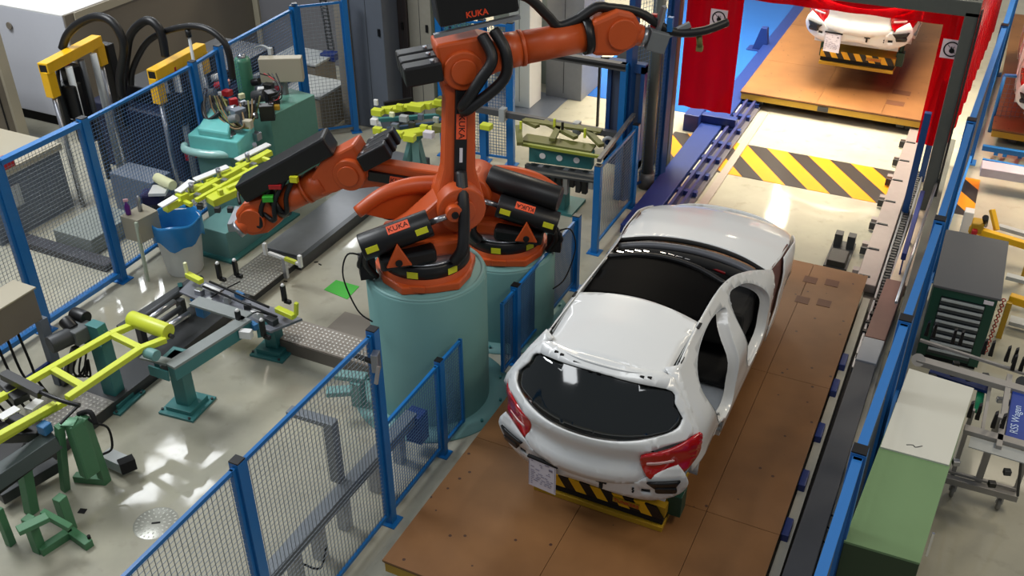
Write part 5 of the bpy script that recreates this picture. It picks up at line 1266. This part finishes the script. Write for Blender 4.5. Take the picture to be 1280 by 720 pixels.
def curtain(p, q, z0, z1, label, wav=.025, nw=8):
    p, q = V((*p, 0)), V((*q, 0)); d = q-p; L_ = d.length; n = V((-d.y, d.x, 0)).normalized()
    b = MB(); N = max(8, int(nw*6)); prev = None
    for i in range(N+1):
        f_ = i/N; c = p+d*f_+n*(wav*math.sin(f_*nw*PI)); A = b.bm.verts.new(c+V((0, 0, z0))); B = b.bm.verts.new(c+V((0, 0, z1)))
        if prev: b._f([prev[0], A, B, prev[1]], True)
        prev = (A, B)
    t = T('welding_curtain', label, 'curtain', (p+q)/2+V((0, 0, z0)), 'red welding curtains around the far station')
    obj('film', b, RC, t); obj('hanging_rail', MB().beam(p+V((0, 0, z1+.02)), q+V((0, 0, z1+.02)), .04), PG, t)
    return t
curtain((-3.99, 14.12), (-3.17, 14.12), 1.0, 3.2, 'red curtain with warning sign left of the conveyor', .02, 5)
curtain((-.52, 14.12), (-.14, 14.12), 1.05, 3.0, 'narrow red curtain with warning sign right of the conveyor', .02, 3)
curtain((-3.17, 14.12), (-.52, 14.12), 2.74, 2.98, 'short red valance curtain hanging from the portal beam', .015, 10)
curtain((-.13, 14.16), (.12, 20.0), 1.0, 3.2, 'long red side curtain along the right blue fence', .03, 22)
# blue posts right of rail
t = T('post_pair', 'pair of dark blue posts behind the narrow red curtain', 'posts', (-.42, 14.6, 0))
for x, y in ((-.44, 13.9), (-.36, 15.2)): obj('post', MB().box((x, y, .8), (.09, .09, 1.6)), mat('post_navy', (24, 66, 120), .35), t)
# signs
def sign(u0, v0, u1, v1, y, label):
    a, c = aty(u0, v0, y), aty(u1, v1, y); ctr = (a+c)/2; sz = abs(c.x-a.x)
    t = T('warning_sign', label, 'sign', ctr, 'round prohibition signs on the red curtains')
    obj('plate', MB().box(ctr, (sz, .006, sz)), mat('sign_white', (220, 200, 205), .5, var=0), t)
    b = MB(); b.lathe(ctr+V((0, -.004, 0)), [(.40*sz, 0), (.40*sz, .004), (.335*sz, .004), (.335*sz, 0), (.40*sz, 0)], 32, V((0, -1, 0))); obj('ring', b, BLACKM, t)
    b = MB(); b.beam(ctr+V((-.26*sz, -.005, .26*sz)), ctr+V((.26*sz, -.005, -.26*sz)), .05*sz, .004); obj('diagonal_bar', b, BLACKM, t)
    b = MB(); b.tube(ctr+V((.02*sz, -.004, -.08*sz)), ctr+V((.02*sz, -.009, -.08*sz)), .13*sz, 16); b.beam(ctr+V((.03*sz, -.006, -.05*sz)), ctr+V((.10*sz, -.006, .16*sz)), .06*sz, .004); b.beam(ctr+V((0, -.006, -.05*sz)), ctr+V((-.02*sz, -.006, .14*sz)), .05*sz, .004); obj('pictogram', b, BLACKM, t)
    return t
sign(889, 12, 908, 33, 14.07, 'white square prohibition sign on the left red curtain')
sign(1179, 50, 1200, 73, 14.07, 'white square prohibition sign on the right red curtain')
# far rails beside the blue floor
t = T('anchor_foot', 'dark blue post foot on the blue floor left of the far platform', 'foot', (*at(950, 60, 0).xy, 0)); c = at(950, 62, 0)
obj('plate', MB().box((c.x, c.y, .01), (.5, .3, .02)), NAVY, t); obj('post', MB().prism([(-.15, 0), (.17, 0), (.1, .45), (-.02, .45)], V((c.x, c.y, .02)), (1, 0, 0), (0, 0, 1), (0, .15, 0)), NAVY, t, bev=.01)
# ================================================================ right side
def quadbox(pts, z0, z1):
    b = MB(); b.hexa([V((p.x, p.y, z0)) for p in pts]+[V((p.x, p.y, z1)) for p in pts]); return b
GT_ = 1.4
cA, cB, cC, cD = [at(u, v, GT_) for u, v in ((1055, 676), (1150, 704), (1217, 487), (1136, 462))]
t = T('green_cabinet', 'long green cabinet with darker front at the lower right', 'cabinet', ((cA.x+cC.x)/2, (cA.y+cC.y)/2, 0))
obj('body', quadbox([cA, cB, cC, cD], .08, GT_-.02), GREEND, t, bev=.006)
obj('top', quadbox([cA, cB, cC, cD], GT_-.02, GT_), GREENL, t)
obj('plinth', quadbox([cA+V((.03, .03, 0)), cB+V((-.03, .03, 0)), cC+V((-.03, -.03, 0)), cD+V((.03, -.03, 0))], 0, .08), BLACKM, t)
p = at(1168, 655, .95); obj('handle', MB().beam(cB+(cC-cB)*.27+V((.03, 0, -.5)), cB+(cC-cB)*.27+V((.03, 0, -.25)), .02), CHROME, t)
wA, wB = at(1100, 560, GT_), at(1186, 583, GT_)
t = T('white_board', 'white board covering the far half of the green cabinet', 'board', (wA+cC)/2)
obj('board', quadbox([wA, wB, cC+V((.0, .0, 0)), cD], GT_, GT_+.015), BOARD, t)
b = MB(); c = at(1133, 556, GT_+.016); b.path([c, c+V((.05, .02, 0)), c+V((.07, 0, 0)), c+V((.12, .04, 0))], .004, 5, 4); obj('pen_mark', b, DGREY, t)
# tool cabinet
t = T('tool_cabinet', 'dark green tool cabinet with grey top and a stack of drawers', 'cabinet', (.5, 11.1, 0))
x0, x1, y0, y1, h = .14, .80, 10.42, 11.78, 1.0
obj('body', MB().b2((x0, y0+.03, .06), (x1, y1, h-.03)), TOOLG, t, bev=.006)
obj('top', MB().b2((x0-.01, y0, h-.03), (x1+.03, y1+.02, h)), mat('top_grey', (82, 84, 88), .5, var=.03), t, bev=.006)
obj('front_frame', MB().b2((x0, y0+.01, h-.12), (x1, y0+.03, h-.03)), TOOLG, t); obj('plinth', MB().b2((x0+.02, y0+.05, 0), (x1-.02, y1, .06)), BLACKM, t)
for x in (x0, x1-.10): obj('front_post', MB().b2((x, y0+.005, .06), (x+.10, y0+.03, h-.03)), TOOLG, t)
for k in range(8):
    z1_ = h-.14-.095*k; d = obj('drawer', MB().b2((x0+.105, y0+.0, z1_-.075), (x1-.105, y0+.03, z1_)), mat('drawer_dark', (62, 68, 72), .4), t)
    obj('drawer_handle', MB().b2((x0+.11, y0-.03, z1_-.02), (x1-.11, y0+.0, z1_)), mat('handle_pale', (176, 184, 188), .3, metal=.3), d)
obj('name_plate', MB().b2((x1-.13, y0-.003, h-.10), (x1-.03, y0+.008, h-.055)), PAPER, t)
b = MB()
for k in range(22):
    yy = y0+.02+.06*k*.3; b.lathe((x1+.06, y0+.1+.012*k, h-.06-.042*k), [(.018, -.006), (.026, 0), (.018, .006), (.012, 0), (.018, -.006)], 8, V((1, 0, 0)) if k % 2 else V((0, 1, 0)))
obj('red_chain', b, mat('chain_red', (170, 60, 48), .5), t, stuff=True)
# aluminium profile cart
t = T('profile_cart', 'aluminium profile cart on casters with blue sign box, right edge', 'cart', (.8, 9, 0))
def al(p, q, w=.045, nm='profile', mt=ALU, hh=None): return obj(nm, MB().beam(p, q, w, hh or w), mt, t, bev=.003)
zt = 1.0
al(at(1175, 596, .22), at(1272, 622, .22), .07, 'bottom_rail'); al(at(1176, 586, .28), at(1270, 612, .28), .03, 'bottom_rail')
al(V((*at(1222, 603, .22).xy, .22)), V((*at(1222, 603, .22).xy, 1.05)), .06, 'upright'); al(V((*at(1268, 616, .22).xy, .22)), V((*at(1268, 616, .22).xy, 1.05)), .04, 'upright')
al(V((*at(1190, 595, .22).xy, .22)), V((*at(1190, 595, .22).xy, 1.05)), .04, 'upright')
al(at(1146, 450, zt), at(1290, 492, zt), .10, 'top_rail', hh=.06); al(at(1150, 425, zt), at(1290, 470, zt), .03, 'top_rail'); al(at(1205, 536, zt), at(1290, 560, zt), .09, 'top_rail', hh=.05)
al(at(1262, 470, zt), at(1248, 560, zt), .05, 'cross_profile'); al(at(1238, 480, zt-.1), at(1225, 555, zt-.1), .03, 'cross_profile'); al(at(1278, 560, .9), at(1272, 620, .3), .02, 'cross_profile', DGREY)
obj('cover_sheet', MB().beam(at(1212, 552, .98), at(1290, 575, .98), .16, .01), GREYL, t)
obj('rail_end', MB().tube(at(1148, 450, zt-.03), at(1148, 450, zt+.03), .065, 20), ALU, t)
for k, (u, v) in enumerate(((1162, 420), (1195, 430), (1233, 443), (1262, 452), (1216, 522), (1246, 535), (1270, 463))):
    c = at(u, v, 1.0)
    for dx in (-.035, .035): obj('black_clamp', MB().prism([(-.02, 0), (.02, 0), (.012, .18), (-.012, .16)], c+V((dx, 0, 0)), (1, 0, 0), (0, 0, 1), (0, .05, 0)), BLACK, t, bev=.004)
for k, (u, v) in enumerate(((1178, 466), (1190, 472), (1250, 500), (1258, 503), (1232, 470), (1200, 468), (1195, 455), (1166, 471), (1210, 478), (1240, 605), (1259, 590), (1195, 578))):
    c = at(u, v, .85); obj('fitting', MB().box(c, (.06, .05, .05), .3), (BLACK, DGREY, STEEL)[k % 3], t, bev=.004)
obj('blue_tray', MB().beam(at(1163, 462, .86), at(1236, 486, .86), .14, .03), NAVY, t)
obj('green_part', MB().beam(at(1226, 490, .8), at(1222, 515, .8), .07, .05), mat('part_green', (10, 112, 76), .4), t, bev=.01)
sb = at(1268, 516, 1.0)
ax = (at(1262, 555, 1.0)-at(1272, 492, 1.0)).normalized(); az_ = V((0, 0, 1)); ay = az_.cross(ax)
b = MB(); b.beam(at(1278, 490, .96), at(1268, 556, .96), .18, .08); obj('blue_sign_box', b, mat('sign_blue', (34, 62, 150), .4), t, bev=.004)
obj('lens_cap', MB().tube(at(1278, 478, .96), at(1278, 478, 1.02), .06, 16), DGREY, t)
c0 = at(1270, 524, 1.003)
text_mesh('RSS Wagen', .095, c0, (at(1274, 490, 1)-at(1264, 556, 1)), V((0, 0, 1)).cross((at(1274, 490, 1)-at(1264, 556, 1))), mat('sign_letter', (190, 210, 240), .5, var=0), 'sign_lettering', t, .001)
for (u, v) in ((1190, 612), (1248, 628)):
    c = at(u, v, .07)
    w_ = obj('caster_wheel', MB().lathe(c-V((.015, 0, 0)), [(0, 0), (.065, 0), (.07, .01), (.07, .025), (.065, .035), (0, .035)], 20, V((1, 0, 0))), mat('wheel_grey', (130, 128, 122), .5), t)
    obj('caster_fork', MB().b2((c.x-.03, c.y-.02, c.z), (c.x+.035, c.y+.02, .19)), STEEL, t)
# yellow frames behind
t = T('yellow_frame', 'yellow tube frame with grey rollers behind the tool cabinet', 'frame', (.9, 12.4, 0))
obj('main_tube', MB().beam(at(1212, 285, .5), at(1300, 312, .5), .09), YEL, t, bev=.008); obj('side_tube', MB().beam(at(1246, 288, .5), at(1240, 262, .7), .06), YEL, t, bev=.006); obj('end_block', MB().box(at(1222, 282, .55), (.15, .2, .14)), YELD, t, bev=.02)
obj('cross_tube', MB().beam(at(1262, 372, .5), at(1300, 384, .5), .10), YEL, t, bev=.008)
obj('roller', MB().beam(at(1248, 283, .4), at(1300, 298, .4), .09, .05), GREYL, t); obj('roller', MB().beam(at(1258, 345, .3), at(1300, 356, .3), .10, .05), GREYL, t); obj('roller', MB().beam(at(1262, 400, .1), at(1300, 410, .1), .16, .05), GREYL, t)
obj('red_lever', MB().box(at(1218, 290, .5), (.07, .12, .1)), REDP, t, bev=.02); obj('black_knob', MB().tube(at(1232, 282, .55), at(1232, 272, .75), .025, 10, .04), BLACK, t)
for (u, v) in ((1215, 288), (1262, 378), (1290, 312)):
    c = at(u, v, .5); obj('leg', MB().b2((c.x-.03, c.y-.03, 0), (c.x+.03, c.y+.03, .5)), YELD, t)
b = MB(); c = at(1207, 283, .3); b.box(c, (.12, .16, .5)); solo('white_canister', b, WHITE, 'white block standing by the fence beside the yellow frame', 'block', bev=.01)
# blue rails and conveyor at far right
t = T('blue_railing', 'light blue tubular railing across the right-hand conveyor', 'railing', (.9, 17, 0))
obj('top_tube', MB().tube(at(1255, 94, 1.0), at(1300, 97, 1.0), .03, 10), LBLUE, t); obj('end_post', MB().tube(at(1256, 94, 1.0), V((*at(1256, 94, 1.0).xy, 0)), .03, 10), LBLUE, t)
b = MB(); a_ = at(1258, 96, 1.0); c_ = at(1300, 99, 1.0)
mesh_wires(b, a_, c_, .1, .95, .08, .003); obj('wire_mesh', b, WIREG, t)
t = T('side_conveyor', 'pale grey conveyor beam crossing at the right edge below the brown deck', 'conveyor', (.9, 15.6, 0))
obj('beam', MB().beam(at(1226, 210, .3), at(1300, 222, .3), .30, .14), mat('pale_lilac', (188, 184, 196), .35), t, bev=.01); obj('blue_rail', MB().beam(at(1228, 184, .35), at(1300, 196, .35), .08, .08), BLUE, t, bev=.006)
obj('blue_rail', MB().beam(at(1228, 200, .35), at(1300, 213, .35), .05, .05), LBLUE, t)
for (u, v) in ((1245, 192), (1256, 194), (1275, 196)): obj('blue_support', MB().beam(at(u, v, .3), at(u, v, .05), .06), BLUE, t)
for k in range(3): c = at(1243+16*k, 217, .2); obj('slot', MB().box((c.x, c.y-.12, .3), (.09, .03, .04)), BLACKM, t)
for k, (u, v) in enumerate(((1165, 158), (1160, 260), (1169, 262))):
    pass
for k, (xa, xb, ya, yb, zz, mt, lab) in enumerate(((-.14, -.02, 9.8, 16.0, .42, mat('fence_side_grey', (90, 92, 86), .4), 'grey green cable channel running beside the right fence'), (-.30, -.24, 11.9, 13.8, .5, NAVY, 'dark blue guard rail left of the right fence'))):
    b = MB(); b.b2((xa, ya, zz-.1), (xb, yb, zz)); 
    for yy in (ya+.1, (ya+yb)/2, yb-.1): b.b2((xa+.02, yy-.04, 0), (xb-.02, yy+.04, zz-.1))
    solo('guard_rail', b, mt, lab, 'rail', bev=.005)
b = MB(); b.tube((-.20, 10.5, .62), (-.12, 14, .62), .02, 8); solo('conduit_pipe', b, STEEL, 'thin shiny conduit pipe beside the right fence', 'pipe')
# third car at right edge
c3 = dup(car, (3.80, 10.5, 0), 'white car body just entering at the right edge')
# olive fixture with round holes
t = T('olive_fixture', 'olive and teal fixture with three round holes before the railing', 'fixture', (-5.2, 11.7, 0))
def px(u, v, z): return at(u, v, z)
q = [px(u, v, 1.0) for u, v in ((662, 186), (742, 198), (742, 192), (662, 180))]
a_, c_ = px(663, 180, 1.0), px(742, 190, 1.0); d_ = (c_-a_).normalized(); n_ = V((d_.y, -d_.x, 0))
b = MB(); b.beam((a_+c_)/2-d_*(c_-a_).length/2-V((0, 0, .12)), (a_+c_)/2+d_*(c_-a_).length/2-V((0, 0, .12)), .16, .24); obj('teal_box', b, TEALD, t, bev=.008)
for q_ in (.22, .49, .76):
    c = a_+(c_-a_)*q_+n_*.082-V((0, 0, .12)); obj('round_hole', MB().tube(c, c+n_*.006, .045, 20), WHITE, t)
obj('olive_edge', MB().beam(px(652, 180, 1.02), px(750, 196, 1.02), .05, .04), mat('olive_bright', (140, 150, 50), .4), t)
b = MB(); b.beam(px(655, 172, 1.02), px(742, 186, 1.02), .24, .03); obj('olive_plate', b, OLIVE, t)
for (u, v, u2, v2) in ((655, 150, 672, 158), (680, 152, 720, 172), (700, 156, 690, 175), (735, 165, 752, 182), (648, 158, 650, 180), (720, 158, 745, 168)):
    obj('olive_web', MB().beam(px(u, v, 1.1), px(u2, v2, 1.1), .09, .05), OLIVE, t, bev=.004)
obj('rear_plate', MB().beam(px(655, 150, 1.12), px(752, 164, 1.12), .12, .03), OLIVE, t, bev=.003)
for (u, v) in ((693, 160), (731, 172), (651, 163), (703, 164)): obj('pin', MB().beam(px(u, v, 1.1), px(u, v, 1.1)+V((0, 0, .14)), .03), (YELG if u != 703 else BLACK), t)
obj('side_ring', MB().lathe(px(760, 178, 1.0), [(.05, -.02), (.09, -.02), (.09, .02), (.05, .02), (.05, -.02)], 20, V((.3, -1, 0))), GREYL, t)
random.seed(9)
for k in range(11):
    u = 660+8*k; p = px(u, 205+k, .8); obj('pneumatic_unit', MB().b2((p.x-.035, p.y-.04, .55-random.random()*.15), (p.x+.035, p.y+.04, .8)), (DGREY, BLACK, STEEL, BLACK)[k % 4], t, bev=.005)
obj('column', MB().b2((px(700, 230, .4).x-.12, px(700, 230, .4).y-.1, 0), (px(700, 230, .4).x+.12, px(700, 230, .4).y+.1, .62)), TEALD, t)
p = px(690, 262, .0); obj('base_plate', MB().b2((p.x-.35, p.y-.1, 0), (p.x+.35, p.y+.45, .04)), TEALD, t)
obj('shelf', MB().beam(px(660, 210, .78), px(745, 222, .78), .30, .03), DGREY, t)
# yellow green fixture on teal stand, back centre
t = T('parts_fixture', 'yellow green parts fixture on a teal A-stand behind the left-reaching robot', 'fixture', (-7.4, 11.4, 0))
z = 1.3
for (u, v, u2, v2, w_, mt, nm) in ((478, 138, 560, 128, .16, YELG, 'fixture_beam'), (480, 172, 562, 158, .17, YELG, 'fixture_beam'), (470, 150, 556, 144, .06, TEALD, 'blue_strip'), (484, 162, 560, 152, .05, mat('slate_bar', (50, 72, 96), .4), 'slate_bar'), (480, 130, 515, 124, .05, BLACK, 'black_bar')):
    obj(nm, MB().beam(px(u, v, z), px(u2, v2, z), w_, .06), mt, t, bev=.005)
for (u, v, sx, mt) in ((472, 140, .16, YELG), (468, 152, .10, WHITE), (472, 163, .12, YELG), (474, 172, .10, GREYL), (520, 134, .22, YELG), (534, 132, .12, YELG), (490, 144, .07, CREAM), (505, 148, .12, GREYL), (552, 140, .14, OLIVE), (548, 160, .16, OLIVE), (536, 168, .14, PAPER), (498, 168, .14, YELG), (470, 128, .06, WHITE), (555, 126, .2, OLIVE), (485, 138, .12, YELG), (500, 134, .10, YELG), (512, 172, .16, YELG), (530, 160, .10, YELG), (494, 158, .10, GREYB), (515, 156, .09, DGREY), (545, 150, .08, GREYL), (526, 146, .08, GREYB), (482, 166, .10, YELG), (548, 128, .12, YELG)):
    c = px(u, v, z+.05); obj('fixture_block', MB().box(c, (sx, sx*.7, .09), .1), mt, t, bev=.006)
obj('white_arm', MB().beam(px(468, 140, z), px(480, 185, z-.1), .09, .04), GREYL, t, bev=.005)
for (u, v, w_) in ((572, 152, .16),): obj('fixture_end', MB().box(px(608, 158, z), (.16, .12, .08)), YELG, t, bev=.01)
top = px(518, 166, 1.2)
obj('stand_head', MB().box(top+V((0, 0, .0)), (.24, .18, .12)), TEALD, t)
for dx, dy in ((-.22, -.35), (.22, -.35), (0, .35)): obj('stand_leg', MB().beam(top, V((top.x+dx, top.y+dy, 0)), .10), TEAL, t)
obj('dark_base', MB().b2((top.x-.3, top.y-.5, 0), (top.x+.9, top.y+.4, .06)), BLACKM, t)
# far car lift needs its legs
# ================================================================ light
w = bpy.data.worlds.new('world'); SC.world = w; w.use_nodes = True
w.node_tree.nodes['Background'].inputs[0].default_value = (.62, .66, .72, 1); w.node_tree.nodes['Background'].inputs[1].default_value = .25
HL = 10.2; KM = 1+HL/CAMZ
def lamp(x, y, z, sx, sy, power, col=(1, .96, .88), name='fill_light', rz=0):
    l = bpy.data.lights.new(name, 'AREA'); l.shape = 'RECTANGLE'; l.size = sx; l.size_y = sy; l.energy = power; l.color = col
    o = bpy.data.objects.new(name, l); COL.objects.link(o); o.location = (x, y, z); o.rotation_euler = (0, 0, rz); return o
WARM = (1, .88, .68); COOL = (.95, .98, 1)
def strip(u0, v0, u1, v1, wd, rad, col):
    """area lamp at roof height whose mirror image lies on the glossy floor"""
    a, b = at(u0, v0, 0)*KM, at(u1, v1, 0)*KM; d = b-a; c = (a+b)/2; L_ = max(.4, math.hypot(d.x, d.y))
    lamp(c.x, c.y, HL, L_, wd, rad*L_*wd*PI, col, 'glare_lamp', math.atan2(d.y, d.x))
for q in ((205, 556, 238, 570, .6), (255, 572, 278, 576, .5), (182, 592, 215, 590, .9), (152, 616, 196, 612, .7), (228, 622, 262, 600, .6), (150, 395, 235, 345, 2.2), (60, 330, 118, 275, 1.8)):  # added rectangular lamps stand in for skylights and windows mirrored on the floor
    strip(*q, 16 if q[0] == 150 else 10, COOL)
strip(985, 222, 966, 284, .7, 16, WARM); strip(1002, 237, 1098, 260, .5, 9, WARM); strip(712, 112, 728, 72, .9, 10, WARM); strip(790, 125, 812, 105, .3, 8, WARM)
for x, y, sx, sy, p, c in ((-13, 6.5, 4, 3, 1050, COOL), (-20, 26, 4, 3, 1200, COOL), (-9, 1.5, 3, 3, 200, COOL), (-1.5, 3.5, 3, 3, 150, COOL), (-2, 17.5, 3, 2, 10, WARM), (7, 21, 2, 2, 700, WARM), (4.5, 7, 2, 4, 330, WARM), (-8, 22, 3, 2, 700, WARM)):  # unseen area lights added to brighten the floors, mirror images mostly kept off frame
    lamp(x, y, 10.4, sx, sy, p, c)
for a_ in ((-2.2, 17.0, 5.6, 3.2, 3.0, 560, WARM), (-6.5, 19, 5.6, 2.5, 2, 380, WARM), (2.4, 16.5, 5.6, 1.6, 2, 200, WARM)): lamp(*a_).data.spread = math.radians(105)  # low lights added to brighten the far floor, spread narrowed to spare the car
SC.view_settings.view_transform = 'Standard'; SC.view_settings.look = 'None'; SC.view_settings.gamma = 1; SC.view_settings.exposure = .12
SC.view_settings.use_curve_mapping = False
